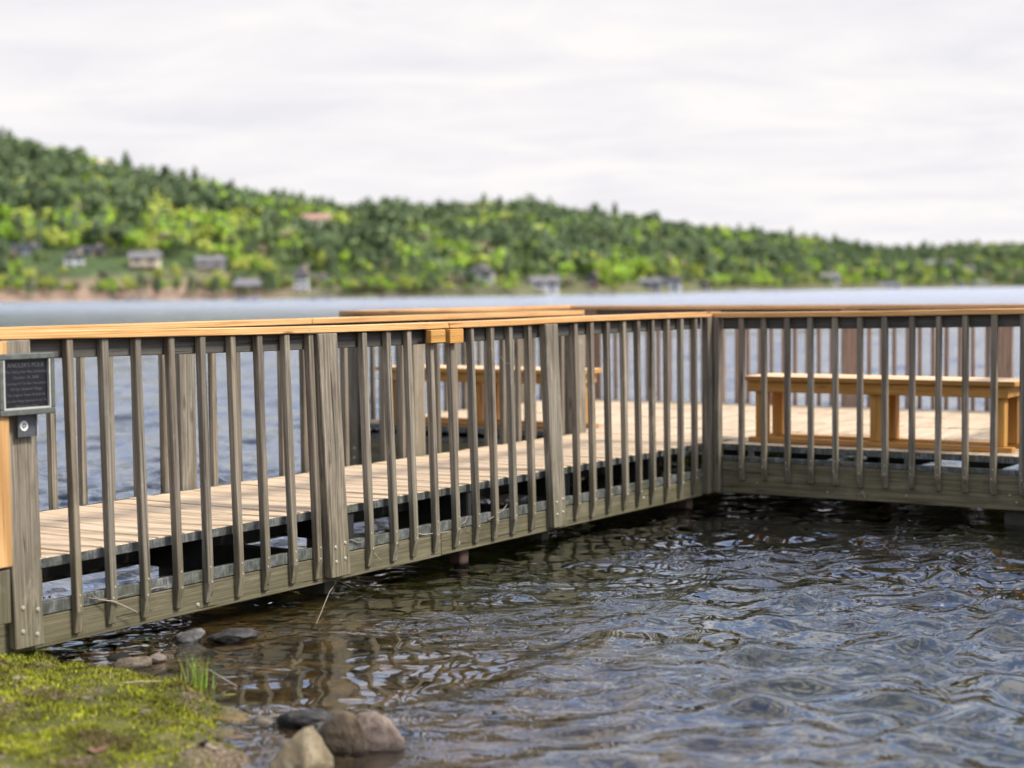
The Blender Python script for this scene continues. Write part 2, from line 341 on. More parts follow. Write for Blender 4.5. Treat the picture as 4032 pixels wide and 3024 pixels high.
def water_mat():
    t = NT('lake water'); t.t.nodes.remove(t.p)
    geo = t.n('ShaderNodeNewGeometry'); P = geo.outputs['Position']
    cd = t.n('ShaderNodeVectorMath'); cd.operation = 'LENGTH'; t.l(P, cd.inputs[0]); dist = cd.outputs['Value']
    n2_ = t.noise(t.mapping(P, (1.0, 1.3, 1)), 7.0, 3, 0.55, 1.2)
    n3_ = t.noise(t.mapping(P, (1.0, 1.2, 1)), 16.0, 2, 0.5, 1.5)
    n4_ = t.noise(t.mapping(P, (0.8, 1.1, 1)), 6.6, 2, 0.42, 0.6)
    gust = t.math('MULTIPLY', t.rng(t.noise(t.mapping(P, (0.8, 1.3, 1)), 0.8, 3, 0.5, 0.5), 0.42, 0.56, 0.12, 1.0), t.rng(dist, 6.6, 9.0, 0.45, 1.0))      # ripples come in patches
    h = t.math('ADD', t.math('MULTIPLY', n2_, t.rng(dist, 10, 60, 0.0, 0.02)), t.math('MULTIPLY', t.math('MULTIPLY', t.math('ADD', n4_, t.math('MULTIPLY', n3_, 0.03)), gust), t.rng(dist, 11, 26, 0.034, 0.004)))
    b = t.n('ShaderNodeBump'); t.l(h, b.inputs['Height']); b.inputs['Strength'].default_value = 1.0; b.inputs['Distance'].default_value = 1.0
    gl = t.n('ShaderNodeBsdfGlossy'); t.l(b.outputs[0], gl.inputs['Normal'])
    t.l(t.rng(dist, 25, 220, 0.01, 0.24), gl.inputs['Roughness'])
    gl.inputs['Color'].default_value = (0.95, 0.965, 1.0, 1)
    tr = t.n('ShaderNodeBsdfRefraction'); tr.inputs['Roughness'].default_value = 0.0; tr.inputs['IOR'].default_value = 1.33; t.l(b.outputs[0], tr.inputs['Normal'])
    fr = t.n('ShaderNodeFresnel'); fr.inputs[0].default_value = 1.66; t.l(b.outputs[0], fr.inputs['Normal'])
    mxs = t.n('ShaderNodeMixShader'); t.l(fr.outputs[0], mxs.inputs[0]); t.l(tr.outputs[0], mxs.inputs[1]); t.l(gl.outputs[0], mxs.inputs[2])
    t.l(mxs.outputs[0], t.out.inputs[0])
    va = t.n('ShaderNodeVolumeAbsorption'); va.inputs['Color'].default_value = (0.60, 0.64, 0.34, 1); va.inputs['Density'].default_value = 0.9
    t.l(va.outputs[0], t.out.inputs['Volume'])
    return t.m
def waves():
    comp = []
    rs = np.random.RandomState(3)
    for i in range(150):
        lam = 0.20*(20.0)**(rs.rand()**0.95); an = math.radians(-90+rs.normal(0, 62)); 
        comp.append((lam, an, rs.rand()*6.283, lam*0.0031*(0.8 if lam < 0.2 else 1.3 if lam < 0.7 else 1.05 if lam < 1.4 else .6)))
    return comp
WAVES = waves()
def water_h(X, Y):
    cellx = np.abs(np.gradient(X, axis=1)); celly = np.abs(np.gradient(Y, axis=0)); cell = np.maximum(cellx, celly)
    Z = np.zeros_like(X)
    xw = X+0.05*vnoise(X, Y, 1.3, seed=1); yw = Y+0.05*vnoise(X, Y, 1.1, seed=7)
    ly = (X-CX)*math.sin(A)+(Y-CY)*math.cos(A); lx = (X-CX)*math.cos(A)-(Y-CY)*math.sin(A); lee = np.where((lx > -1.5) & (ly < 4.5), np.clip(np.minimum(lx, -ly)/2.6, 0.35, 1), 1.0)   # calmer close under the walkway
    rr_ = np.hypot(X, Y); cove = 0.30+0.70*np.clip((rr_-13)/8, 0, 1); shrt = 2.0-1.0*np.clip((rr_-13)/8, 0, 1)   # sheltered from the swell, but rippled
    for lam, an, ph, am in WAVES:
        k = 6.2832/lam; wgt = np.clip(lam/(3.0*cell)-1, 0, 1)
        q = np.sin(xw*k*math.cos(an)+yw*k*math.sin(an)+ph); Z += wgt*am*(q+0.25*q*q)*(cove if lam > 0.75 else shrt if lam < 0.5 else 1.0)*(lee if lam < 1.5 else 1.0)
    calm = np.clip((-sdf(X, Y))/2.5, 0.22, 1)            # the water goes quiet in the shallows
    return WL+Z*calm
def prog(a, b, f):
    q = [a]
    while q[-1] < b: q.append(q[-1]+f(q[-1]))
    return q
fx = lambda q: max(0.026, 0.008*q if q < 35 else 0.05*q)
xs = np.array([-q for q in prog(0.016, 5000, fx)][::-1]+prog(0.016, 5000, fx))
ys = np.array([-40, -25, -15, -8, -3, 0, 2, 3, 4, 4.6, 5.0, 5.2]+prog(5.3, 6000, lambda q: max(0.024, 0.0035*q if q < 60 else 0.009*q if q < 300 else 0.05*q)))
V, F = grid(xs, ys, water_h)
water = mesh_np('water', V, F, water_mat(), smooth=True); tag(water, kind='structure')
lb = MB(); lb.poly([(-6000, -80, -2.3), (6000, -80, -2.3), (6000, 6500, -2.3), (-6000, 6500, -2.3)], [(0, 0, 0)]*4)
bed = lb.build('lake_bed', simple('deep lake bed', (0.035, 0.034, 0.015), 0.9, 0, 0.6, 0.4)); tag(bed, kind='structure')

# ------------------------------------------------------------------ walkway and platform structure
def pier_root(name, X, Y, rz=0.0):
    return empty(name, W2(X, Y, 0), -A+rz)
def bolt_mb(r=0.013, h=0.007):
    m = MB(); n = 10   # domed head, axis +y
    for k in range(n):
        a0, a1 = 2*math.pi*k/n, 2*math.pi*(k+1)/n
        p = lambda a, rr, y: (rr*math.cos(a), y, rr*math.sin(a))
        m.poly([p(a0, r, 0), p(a0, r*0.72, h*0.75), p(a1, r*0.72, h*0.75), p(a1, r, 0)], [(0, 0, 0)]*4)
        m.poly([p(a0, r*0.72, h*0.75), (0, h, 0), p(a1, r*0.72, h*0.75)], [(0, 0, 0)]*3)
    return m
_bolt = bolt_mb().build('bolt', M_bolt); BOLT = _bolt.data; bpy.data.objects.remove(_bolt)
_nail = bolt_mb(0.0055, 0.003).build('nail', M_bolt); NAIL = _nail.data; bpy.data.objects.remove(_nail)
def inst(name, me, parent, loc, rot=(0, 0, 0), sc=None):
    o = bpy.data.objects.new(name, me); COL.objects.link(o); o.parent = parent; o.location = loc; o.rotation_euler = rot
    if sc: o.scale = sc
    return o

YS = -10.0
wk = tag(pier_root('walkway', 0, 0), 'narrow plank walkway of bleached boards leading from the bank to the platform', 'walkway')
m = MB(); y = 0.375
while y > YS:
    wd = 0.186; m.box((-1.415+random.uniform(-.006, .004), y-wd, ZD-0.036), (-0.040+random.uniform(-.004, .004), y-0.014, ZD+random.uniform(-.005, .002)), axis=0); y -= wd
m.build('deck_board', M_deck, wk, bevel=0.004)
m = MB()
m.box((-0.046, YS, ZD-0.050), (-0.036, -0.14, ZD-0.006), 1); m.box((-1.425, YS, ZD-0.050), (-1.418, 0.375, ZD-0.001), 1)
m.build('edge_band', M_steel, wk)
m = MB(); m.box((-0.030, YS, 0.217), (0.002, -0.13, 0.279), 1, jit=0.0); m.box((-1.46, YS, 0.217), (-1.43, 0.33, 0.279), 1)
m.build('side_channel', M_steel, wk, bevel=0.003)
for (x0, x1, name) in ((-0.036, 0.0, 'side_beam'), (-1.46, -1.424, 'side_beam')):
    m = MB(); yy = -0.13 if x0 > -1 else 0.33
    for y0 in (-3.72, -7.4, YS):
        m.box((x0, y0+0.004, 0.065+random.uniform(-.004, .004)), (x1, yy, 0.212), 1); yy = y0
    m.build(name, M_beam, wk, bevel=0.004)
m = MB(); y = -0.9
while y > YS:
    m.box((-1.42, y-0.03, 0.26), (-0.05, y+0.03, 0.43), 0); y -= 1.22
for x in (-1.0, -0.45): m.box((x-.02, YS, 0.30), (x+.02, 0.3, 0.44), 1)
m.build('cross_member', M_dark, wk)
m = MB()
for y in (-2.4, -4.75, -7.1):
    m = MB(); m.box((-1.40, y-0.045, -0.02), (-0.06, y+0.045, 0.21), 0); m.build('bearer', M_conc, wk)
for (x, y, mt) in ((-0.09, -3.40, M_pile), (-1.30, -3.40, M_pile), (-1.3, -0.5, M_pile), (-0.09, -0.26, M_pile)):
    m = MB(); m.box((x-.048, y-.048, -2.2), (x+.048, y+.048, 0.25), 2); m.build('pile', mt, wk, bevel=0.01)
for (s_, z_) in ((-3.52, 0.19), (-3.53, 0.12), (-1.40, 0.14), (-5.9, 0.10), (-1.1, 0.15)):
    inst('bolt', BOLT, wk, (0.0005, s_, z_), (0, 0, -math.pi/2), (1.3, 1, 1.3) if s_ == -3.52 or s_ == -3.53 else None)

XL, XR, YB, YF = -4.05, 2.62, 4.40, 0.38
pl = tag(pier_root('fishing_platform', 0, 0), 'wide square fishing platform of bleached boards over the water at the end of the walkway', 'platform')
m = MB(); x = XL+0.02
secs = [(0.0, 1.21), (1.214, 2.25), (2.254, 3.30), (3.304, YB-.02)]
while x < XR-0.03:
    wd = 0.186; x1 = min(x+wd-0.011, XR-.02)
    for i, (a, b) in enumerate(secs):
        if i == 0: a = 0.012 if x > -1.43+1.42 else (0.378 if x1 > -1.42 else 0.392)
        if i == 0 and -0.2 < x < 0: a = 0.378
        m.box((x, a+.022, ZD-0.036), (x1, b-.020, ZD+random.uniform(-.003, .002)), 1)
    x += wd
m.build('deck_board', M_deck, pl, bevel=0.003)
m = MB(); zt, zb = ZD-0.004, ZD-0.052
m.box((0.02, 0.002, zb), (XR, 0.012, zt), 0); m.box((XL, YF, zb), (-1.43, YF+.01, zt), 0); m.box((XL, YB-.012, zb), (XR, YB, zt), 0)
m.box((XL, YF+.01, zb), (XL+.01, YB-.012, zt), 1); m.box((XR-.01, 0.012, zb), (XR, YB-.012, zt), 1); m.build('edge_band', M_steel, pl)
def rings(z0, z1, t_, mat, nm, bev):
    for (lo, hi, ax) in (((0.112, 0.0, z0), (XR, t_, z1), 0), ((XL, YF, z0), (-1.50, YF+t_, z1), 0), ((XL, YB-t_, z0), (XR, YB, z1), 0), ((XL, YF+t_, z0), (XL+t_, YB-t_, z1), 1), ((XR-t_, t_, z0), (XR, YB-t_, z1), 1)):
        m = MB(); m.box(lo, hi, ax); m.build(nm, mat, pl, bevel=bev)
rings(0.345, 0.385, 0.034, M_steel, 'side_channel', 0.003)
rings(0.088, 0.341, 0.036, M_beam, 'side_beam', 0.004)
m = MB()
for x in (-3.6, -2.9, -2.2, -1.0, -0.1, 0.62, 1.45, 2.1): m.box((x-.03, 0.42 if x < 0 else 0.05, 0.30), (x+.03, YB-.06, 0.43), 1)
m.build('cross_member', M_dark, pl)
for x in (0.36, 1.66):
    m = MB(); m.box((x-.02, 0.004, 0.386), (x+.03, 0.012, 0.432), 2); m.build('band_strut', M_steel, pl)
for (x, y) in ((2.50, 0.14), (2.4, 4.2), (-0.9, 4.2), (-3.9, 4.2), (-3.9, 0.55), (-1.3, 0.55), (0.6, 2.2)):
    m = MB(); m.box((x-.11, y-.09, -2.2), (x+.09, y+.09, 0.30), 2); m.build('pile', M_conc, pl, bevel=0.01)
for x, z in ((0.42, .18), (1.02, .14), (1.66, .15), (2.45, .20), (2.5, .15)): inst('bolt', BOLT, pl, (x, -0.0005, z), (0, 0, math.pi), (.6, 1, .6))

# ------------------------------------------------------------------ railings
ROT = {'near': -math.pi/2, 'front': math.pi, 'far': math.pi/2, 'back': 0.0}
def baluster_me(h, mat, s=0.042, ch=0.075, inner=0.55):
    m = MB(); a = s/2
    # profile in y (outward) / z with the outer bottom corner cut away
    P = [(-a, 0, 0), (a, 0, 0), (a, s*(1-inner), 0), (-a, s*(1-inner), 0), (-a, 0, ch), (a, 0, ch), (a, s, ch), (-a, s, ch)]
    m.hexa(P, 2, seed=3.0)
    Q = [(-a, 0, ch), (a, 0, ch), (a, s, ch), (-a, s, ch), (-a, 0, h), (a, 0, h), (a, s, h), (-a, s, h)]
    m.hexa(Q, 2, seed=3.0)
    # drop the two inner faces where both halves meet
    keep = [i for i in range(12) if i not in (1, 6)]
    off = [4*i for i in range(12)]; m.wc = [c for i in keep for c in m.wc[off[i]:off[i]+4]]; m.f = [m.f[i] for i in keep]; m.mi = [0]*10
    o = m.build('baluster', mat); me = o.data; bpy.data.objects.remove(o)
    bm = bmesh.new(); bm.from_mesh(me); bmesh.ops.remove_doubles(bm, verts=bm.verts, dist=1e-5); bm.to_mesh(me); bm.free(); return me
def railing(label, X, Y, kind, bals, posts, capb, subr, mat=M_grey, z0=0.10, zcap=None, lean=None, wcap=(-0.09, 0.058), s=0.042, nails=True, jit=0.004, hideend=None):
    """X,Y origin on the beam's outer face; local x along, y outward. capb = list of cap boards (list of (x) ranges)"""
    root = tag(pier_root('railing', X, Y, ROT[kind]), label, 'railing', 'weathered picket railings round the walkway and platform')
    zcap = zcap or (lambda q: 1.505); lean = lean or (lambda q: 0.0)
    bme = baluster_me(1.0, mat, s)
    for q in bals:
        h = zcap(q)-z0-0.004; me = bme
        rx = lean(q)/1.42; zz = z0+random.uniform(-.006, .006)
        o = inst('baluster', me, root, (q+random.uniform(-jit, jit), 0.002, zz), (rx+random.uniform(-.003, .003), random.uniform(-.006, .006), random.uniform(-.05, .05)), (random.uniform(.94, 1.06), 1, zcap(q)-zz-0.003))
        b = o.modifiers.new('bevel', 'BEVEL'); b.width = 0.0035; b.segments = 1; b.limit_method = 'ANGLE'; b.angle_limit = math.radians(40)
        if nails:
            for zn in (0.085, 0.135): inst('nail', NAIL, o, (random.uniform(-.008, .008), s+.0005, zn+random.uniform(-.01, .01)), (0, 0, 0))
    for pdef in posts:
        (xa, xb, ya, yb, pz, dx, bolts) = pdef; q = (xa+xb)/2; zc_ = zcap(q)-0.003; m = MB(); ly = -lean(q)
        # dx: sideways drift of the top along x
        P = [(xa, ya, pz), (xb, ya, pz), (xb, yb, pz), (xa, yb, pz), (xa+dx, ya+ly, zc_), (xb+dx, ya+ly, zc_), (xb+dx, yb+ly, zc_), (xa+dx, yb+ly, zc_)]
        m.hexa(P, 2); o = m.build('post', mat, root, bevel=0.005)
        wd = xb-xa
        for (fx, fz) in bolts: inst('bolt', BOLT, o, (xa+wd*fx, yb+.0002-lean(q)*(fz/1.4), pz+fz), (0, 0, 0))
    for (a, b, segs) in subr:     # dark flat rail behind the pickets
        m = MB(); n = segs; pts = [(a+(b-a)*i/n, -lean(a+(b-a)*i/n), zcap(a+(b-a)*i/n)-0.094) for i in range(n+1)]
        m.sweep(pts, -0.038, 0.0, 0.091); m.build('top_rail', M_grey_shaded, root, bevel=0.003)
    for (a, b, sk0, sk1, mt) in capb:
        n = max(2, int(abs(b-a)/0.4)); m = MB(); pts = [(a+(b-a)*i/n, -lean(a+(b-a)*i/n), zcap(a+(b-a)*i/n)) for i in range(n+1)]
        m.sweep(pts, wcap[0], wcap[1], 0.039, sk0, sk1); m.build('cap_board', mt, root, bevel=0.004)
    return root

# near railing of the walkway: local x = -Y
L1b = [-6.746, -6.522, -6.295, -6.061, -5.84, -5.602, -5.381, -5.158, -4.944, -4.463, -4.23, -4.022, -3.798, -3.58, -3.355, -3.138, -2.915, -2.683, -2.102, -1.881, -1.652, -1.415, -1.207, -0.992, -0.764, -0.544, -0.31]
L1b += [-7.55, -7.78, -8.02, -8.25, -8.48, -8.72, -8.95, -9.18]
lean1 = lambda q: float(np.interp(-q, [-7.6, -7.1, -6.4, -5.2, -4, -3, -2.3, -1, 0], [.03, .025, .032, .043, .045, .035, .025, .01, 0]))
zc1 = lambda q: float(np.interp(-q, [-9.5, -7.126, -6.39, -5.41, -4.4, -2.93, -2.13, -.44, 0], [1.545, 1.531, 1.519, 1.506, 1.498, 1.498, 1.505, 1.506, 1.502]))
B4 = [(0.25, 0.19), (0.75, 0.175), (0.27, 0.10), (0.73, 0.09)]
r1 = railing('nearest picket railing with new orange cap board along the water side of the walkway', 0, 0, 'near',
    [-q for q in L1b],
    [(6.986, 7.154, 0.0, 0.06, 0.092, 0.02, [(0.2, 0.17), (0.72, 0.19), (0.25, 0.055), (0.75, 0.08)]), (4.695, 4.87, 0.0, 0.06, 0.092, 0.04, B4), (2.308, 2.468, 0.0, 0.06, 0.09, 0.055, B4),
     (0.004, 0.14, 0.0, 0.06, 0.085, 0.0, [(0.15, 0.2), (0.2, 0.1)]), (6.90, 6.97, -0.095, -0.04, 0.30, 0.0, []), (9.3, 9.46, 0.0, 0.06, 0.2, 0.0, [])],
    [(3.618, -0.09, 0.018, 0, M_new), (7.19, 3.622, 0, 0.018, M_new), (9.6, 7.194, 0, 0, M_new)],
    [(9.5, 7.2, 4), (6.96, 4.9, 5), (4.72, 2.5, 5), (2.33, 0.15, 5)], zcap=zc1, lean=lean1, z0=0.100)
def bx(name, root, lo, hi, ax, mat, bev=0.004):
    m = MB(); m.box(lo, hi, ax); return m.build(name, mat, root, bevel=bev)
for (a, b, z0_, z1_) in ((3.715, 3.868, 1.412, 1.493), (3.520, 3.665, 1.404, 1.493)):
    o = bx('joint_block', r1, (a, 0.012, z0_), (b, 0.051, z1_), 0, M_bench, 0.003)
    for fx in (0.25, 0.78): inst('nail', NAIL, o, (a+(b-a)*fx, 0.0512, z0_+0.048), (0, 0, 0), (1.2, 1, 1.2))
o = bx('new_post_board', r1, (7.19, 0.02, 0.492), (7.36, 0.094, 1.526), 2, M_new); o['label'] = 'new orange board beside the weathered end post'
o = bx('post_stub', r1, (7.20, 0.02, 0.232), (7.34, 0.086, 0.478), 2, M_beam)
for q in (4.98, 3.3, 1.9, 0.8): inst('cap_knot', NAIL, r1, (q, 0.0582-lean1(q), zc1(q)+0.02), (0, 0, 0), (1.3, .4, 1.3)).data = NAIL

# far railing of the walkway: local x = Y
fb = [y for y in np.arange(-9.4, 0.2, 0.2265) if min(abs(y+4.44), abs(y+1.96), abs(y+6.9), abs(y+9.3)) > 0.13]
railing('railing on the lake side of the walkway, behind the nearest one', -1.46, 0, 'far', fb,
    [(-4.51, -4.37, 0.0, 0.06, 0.40, 0.0, []), (-2.03, -1.89, 0.0, 0.06, 0.07, 0.0, B4), (-6.97, -6.83, 0.0, 0.06, 0.07, 0.0, []), (-9.4, -9.26, 0, .06, .07, 0, []), (0.235, 0.375, -0.07, 0.04, 0.07, 0.0, [])],
    [(-3.31, 0.325, 0, 0, M_new), (-9.6, -3.315, 0, 0, M_new)], [(-9.5, -6.98, 3), (-6.82, -4.52, 3), (-4.36, -2.04, 3), (-1.88, 0.23, 3)], zcap=lambda q: 1.514, z0=0.09, nails=False)

# platform, front of the right wing: local x = -X
L2b = [0.297, 0.49, 0.696, 0.891, 1.092, 1.296, 1.5, 1.711, 1.916, 2.125, 2.336, 2.547]
zc2 = lambda q: float(np.interp(-q, [0, .21, 1.12, 1.31, 2.55], [1.500, 1.498, 1.5075, 1.508, 1.529]))
railing('front railing of the right wing, its pickets ending in cut tips over a broad beam', 0, 0, 'front', [-q for q in L2b],
    [(-0.108, -0.062, -0.02, 0.06, 0.093, 0.0, []), (-0.060, -0.004, -0.02, 0.052, 0.10, 0.0, []), (-2.72, -2.60, 0.0, 0.06, 0.2, 0, [])],
    [(-2.72, -0.061, 0, 0, M_new)], [(-2.6, -0.12, 4)], zcap=zc2, z0=0.198)

# platform, front of the left wing
railing('front railing of the left wing, seen between the pickets of the walkway', 0, YF, 'front', [-q for q in np.arange(-3.84, -1.65, 0.205)],
    [(3.90, 4.05, 0.0, 0.06, 0.05, 0, B4), (1.53, 1.62, 0.0, .05, .08, 0, [])], [(4.11, 1.52, 0, 0, M_new)], [(3.9, 1.62, 3)], zcap=lambda q: 1.510, z0=0.20, nails=False)
railing('side railing at the left end of the platform', XL, 0, 'far', [y for y in np.arange(0.58, 4.3, 0.205) if abs(y-2.4) > .1],
    [(YF-.06, YF+.06, 0.0, 0.06, 0.07, 0, []), (2.33, 2.47, 0, .06, .07, 0, []), (4.28, 4.40, 0, .06, .07, 0, [])], [(0.475, 4.5, 0, 0, M_new)], [(0.45, 2.32, 3), (2.48, 4.27, 3)], zcap=lambda q: 1.512, z0=0.20, nails=False)
railing('side railing at the right end of the platform', XR, 0, 'near', [-y for y in np.arange(0.25, 4.3, 0.205)],
    [(-4.4, -4.28, 0.0, 0.06, 0.07, 0, [])], [(-0.095, -4.5, 0, 0, M_new)], [(-0.1, -4.27, 3)], zcap=lambda q: 1.529, z0=0.20, nails=False)
pb = [-3.74, -2.17, -0.58, 0.99, 2.5]
bb = [x for x in np.arange(-3.98, 2.5, 0.1375) if min(abs(x-p) for p in pb) > 0.125]
railing('brownish railing along the back of the platform, with closely spaced pickets', 0, YB, 'back', bb,
    [(p-0.10, p+0.10, -0.06, 0.06, 0.08, 0, []) for p in pb], [(XL-.09, -0.6, 0, 0, M_new), (-0.597, XR+.09, 0, 0, M_new)], [(XL, XR, 5)], mat=M_brown, zcap=lambda q: 1.508, z0=0.20, nails=False, s=0.038)

# ------------------------------------------------------------------ benches
def bench(X0, Y0, L, D, label, H=0.537):
    r = tag(pier_root('bench', X0, Y0), label, 'bench', 'backless pine benches on the platform')
    z = ZD; 
    m = MB(); n = 4; wd = (D+0.06)/n
    for i in range(n): m.box((-0.02, -0.04+i*wd, z+H-0.039), (L+0.03, -0.04+(i+1)*wd-0.006, z+H+random.uniform(-.001, .001)), 0)
    me = m.build('seat', [M_seat], r, bevel=0.004)
    # front and side edges of the seat planks show warmer wood
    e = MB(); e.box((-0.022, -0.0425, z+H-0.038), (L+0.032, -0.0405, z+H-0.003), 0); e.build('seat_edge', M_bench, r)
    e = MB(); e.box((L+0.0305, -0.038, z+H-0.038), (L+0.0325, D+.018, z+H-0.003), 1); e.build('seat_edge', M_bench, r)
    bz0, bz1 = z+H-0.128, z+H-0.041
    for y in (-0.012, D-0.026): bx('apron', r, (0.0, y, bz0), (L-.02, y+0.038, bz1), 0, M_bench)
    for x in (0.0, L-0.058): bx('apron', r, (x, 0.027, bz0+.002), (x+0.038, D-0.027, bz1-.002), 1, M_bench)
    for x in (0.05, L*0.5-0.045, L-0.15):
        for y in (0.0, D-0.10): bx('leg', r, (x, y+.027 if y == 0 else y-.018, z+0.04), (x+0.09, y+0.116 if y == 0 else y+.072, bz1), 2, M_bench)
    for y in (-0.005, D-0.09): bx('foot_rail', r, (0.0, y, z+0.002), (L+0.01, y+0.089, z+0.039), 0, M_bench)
    for fx in (0.28, 0.62, 0.9): inst('nail', NAIL, r, (L*fx, -0.0125, z+H-0.08), (0, 0, math.pi))
    return r
bench(0.235, 0.23, 2.15, 0.46, 'long pine bench behind the front railing of the right wing')
bench(-3.71, 0.44, 2.14, 0.44, 'pine bench on the left wing, seen through the walkway pickets')

# ------------------------------------------------------------------ plaque on the end post (local frame of the near railing)
def txt(body, size, x, z, parent, name='lettering'):
    c = bpy.data.curves.new(name, 'FONT'); c.body = body; c.size = size; c.align_x = 'CENTER'; c.extrude = 0.0006
    o = bpy.data.objects.new(name, c); COL.objects.link(o); dg = bpy.context.evaluated_depsgraph_get()
    me = bpy.data.meshes.new_from_object(o.evaluated_get(dg)); bpy.data.objects.remove(o)
    me.materials.clear(); me.materials.append(M_letter)
    ob = bpy.data.objects.new(name, me); COL.objects.link(ob); ob.parent = parent; ob.rotation_euler = (math.pi/2, 0, math.pi); ob.location = (x, 0.016, z); return ob
sg = empty('plaque', W2(0.09, -7.10, 1.326), -A-math.pi/2-math.radians(4)); tag(sg, 'black framed dedication plaque with white lettering on the end post', 'plaque')
# here local x runs toward the shore (left in the photo), y outward, z up
hw, hh = 0.129, 0.118
m = MB(); m.box((-hw, -0.012, -hh), (hw, 0.014, hh), 0); m.build('panel', M_blackpanel, sg)
m = MB(); fr = 0.024
m.box((-hw-fr, -0.014, hh-.004), (hw+fr, 0.034, hh+fr), 0); m.box((-hw-fr, -0.014, -hh-fr), (hw+fr, 0.034, -hh+.004), 0)
m.box((-hw-fr, -0.013, -hh+.0045), (-hw, 0.033, hh-.0045), 2); m.box((hw, -0.013, -hh+.0045), (hw+fr, 0.033, hh-.0045), 2); m.build('frame', M_frame, sg, bevel=0.004)
m = MB(); m.box((-hw, 0.014, -hh+.004), (-hw+.007, 0.030, hh-.0045), 2); m.box((-hw+.0071, 0.014, -hh+.004), (hw-.0071, 0.028, -hh+.011), 0); m.box((hw-.007, .014, -hh+.004), (hw, .030, hh-.0045), 2); m.build('inner_bead', M_bead, sg)
for i, (s_, b) in enumerate([(0.034, "ANGLER'S POLK"), (0.021, 'The Fishing Pier Was Dedicated'), (0.023, 'October 18, 2008'), (0.019, 'Courtesy Of The Bass Association'), (0.022, 'Of Our Beloved Village'),
        (0.020, 'The Anglers Thank All Built By'), (0.0185, 'Our Lake Happy Sponsors From The'), (0.021, 'HSV Anglers Club')]):
    txt(b, s_*.84, -0.003, 0.078-i*0.0265, sg)
tp = empty('small_tag', W2(0.088, -7.07, 1.13), -A-math.pi/2); tag(tp, 'small dark square tag with a white ring below the plaque on the end post', 'tag')
m = MB(); m.box((-0.055, -0.020, -0.05), (0.055, -0.014, 0.05), 0); m.build('plate', simple('dark tag plate', (0.07, 0.075, 0.08), 0.5), tp)
m = MB(); m.box((-0.056, -0.014, -0.05), (-0.052, -0.006, 0.05), 2); m.build('plate_edge', M_bead, tp)
me = bpy.data.meshes.new('ring'); bm = bmesh.new()
prof = [(0.012, 0.0), (0.014, 0.004), (0.022, 0.005), (0.025, 0.0)]; nseg = 28; rows = []
for k in range(nseg):
    a_ = 2*math.pi*k/nseg; rows.append([bm.verts.new((r*math.cos(a_)+0.022, -0.0138+y, r*math.sin(a_)+0.0)) for r, y in prof])
for k in range(nseg):
    for j in range(3): bm.faces.new((rows[k][j], rows[(k+1) % nseg][j], rows[(k+1) % nseg][j+1], rows[k][j+1]))
bm.to_mesh(me); bm.free(); me.materials.append(M_white); o = bpy.data.objects.new('ring', me); COL.objects.link(o); o.parent = tp
m = bolt_mb(0.010, 0.006); o = m.build('ring_centre', M_bolt, tp); o.location = (0.022, -0.0138, 0)

# ------------------------------------------------------------------ stones
def rock_me(name, sx, sy, sz, seed, sub=4, rough=0.22, ang=1.0):
    bm = bmesh.new(); bmesh.ops.create_icosphere(bm, subdivisions=sub, radius=1)
    rs = random.Random(seed); o3 = Vector((rs.random()*50, rs.random()*50, rs.random()*50))
    planes = [(Vector((rs.gauss(0, 1), rs.gauss(0, 1), rs.gauss(0, .8))).normalized(), rs.uniform(0.55, 0.85)) for _ in range(int(6*ang))]
    for v in bm.verts:
        p = v.co.copy()
        for n_, d_ in planes:
            e = p.dot(n_)-d_
            if e > 0: p -= n_*e*0.85
        p *= 1+rough*mnoise.noise(p*1.2+o3)+rough*.35*mnoise.noise(p*4+o3)+rough*.12*mnoise.noise(p*11+o3)
        v.co = (p.x*sx, p.y*sy, p.z*sz)
    for f in bm.faces: f.smooth = True
    me = bpy.data.meshes.new(name); bm.to_mesh(me); bm.free(); return me
def stone_mat(name, a, b, c, nscale=9, wet=0.5):
    t = NT(name); tc_ = t.n('ShaderNodeTexCoord'); g = t.n('ShaderNodeNewGeometry'); s = t.n('ShaderNodeSeparateXYZ'); t.l(g.outputs['Position'], s.inputs[0])
    n = t.noise(tc_.outputs['Object'], nscale, 7, 0.7, .5); n2_ = t.noise(tc_.outputs['Object'], nscale*9, 3, 0.7)
    cc = t.ramp(n, [(0.3, a), (0.5, b), (0.7, c)]); cc = t.mix(t.rng(n2_, 0.4, 0.7, 0, .4), cc, a)
    wl = t.rng(t.math('ADD', s.outputs[2], t.math('MULTIPLY', n, -0.04)), WL-0.01, WL+0.025, wet, 0.0)   # wet band at the waterline
    t.col(t.mix(wl, cc, tuple(x*.5 for x in a))); t.rough(t.rng(wl, 0, .5, 0.85, 0.3)); t.bump(t.math('ADD', n, t.math('MULTIPLY', n2_, .4)), 0.7, 0.01); return t.m
S_tan = stone_mat('tan sandstone', (0.045, 0.033, 0.022), (0.15, 0.115, 0.075), (0.34, 0.28, 0.19))
S_pink = stone_mat('pinkish stone', (0.07, 0.052, 0.040), (0.20, 0.15, 0.115), (0.36, 0.29, 0.235))
S_dark = stone_mat('dark wet stone', (0.012, 0.011, 0.010), (0.035, 0.032, 0.028), (0.10, 0.09, 0.08))
S_grey = stone_mat('grey stone', (0.03, 0.028, 0.025), (0.095, 0.088, 0.078), (0.26, 0.24, 0.21), 16)
S_tan2 = stone_mat('ochre sandstone', (0.07, 0.052, 0.028), (0.21, 0.165, 0.095), (0.42, 0.36, 0.24), 6)
S_dome = stone_mat('dark stone with tan crown', (0.03, 0.022, 0.014), (0.085, 0.062, 0.040), (0.36, 0.26, 0.15), 5)
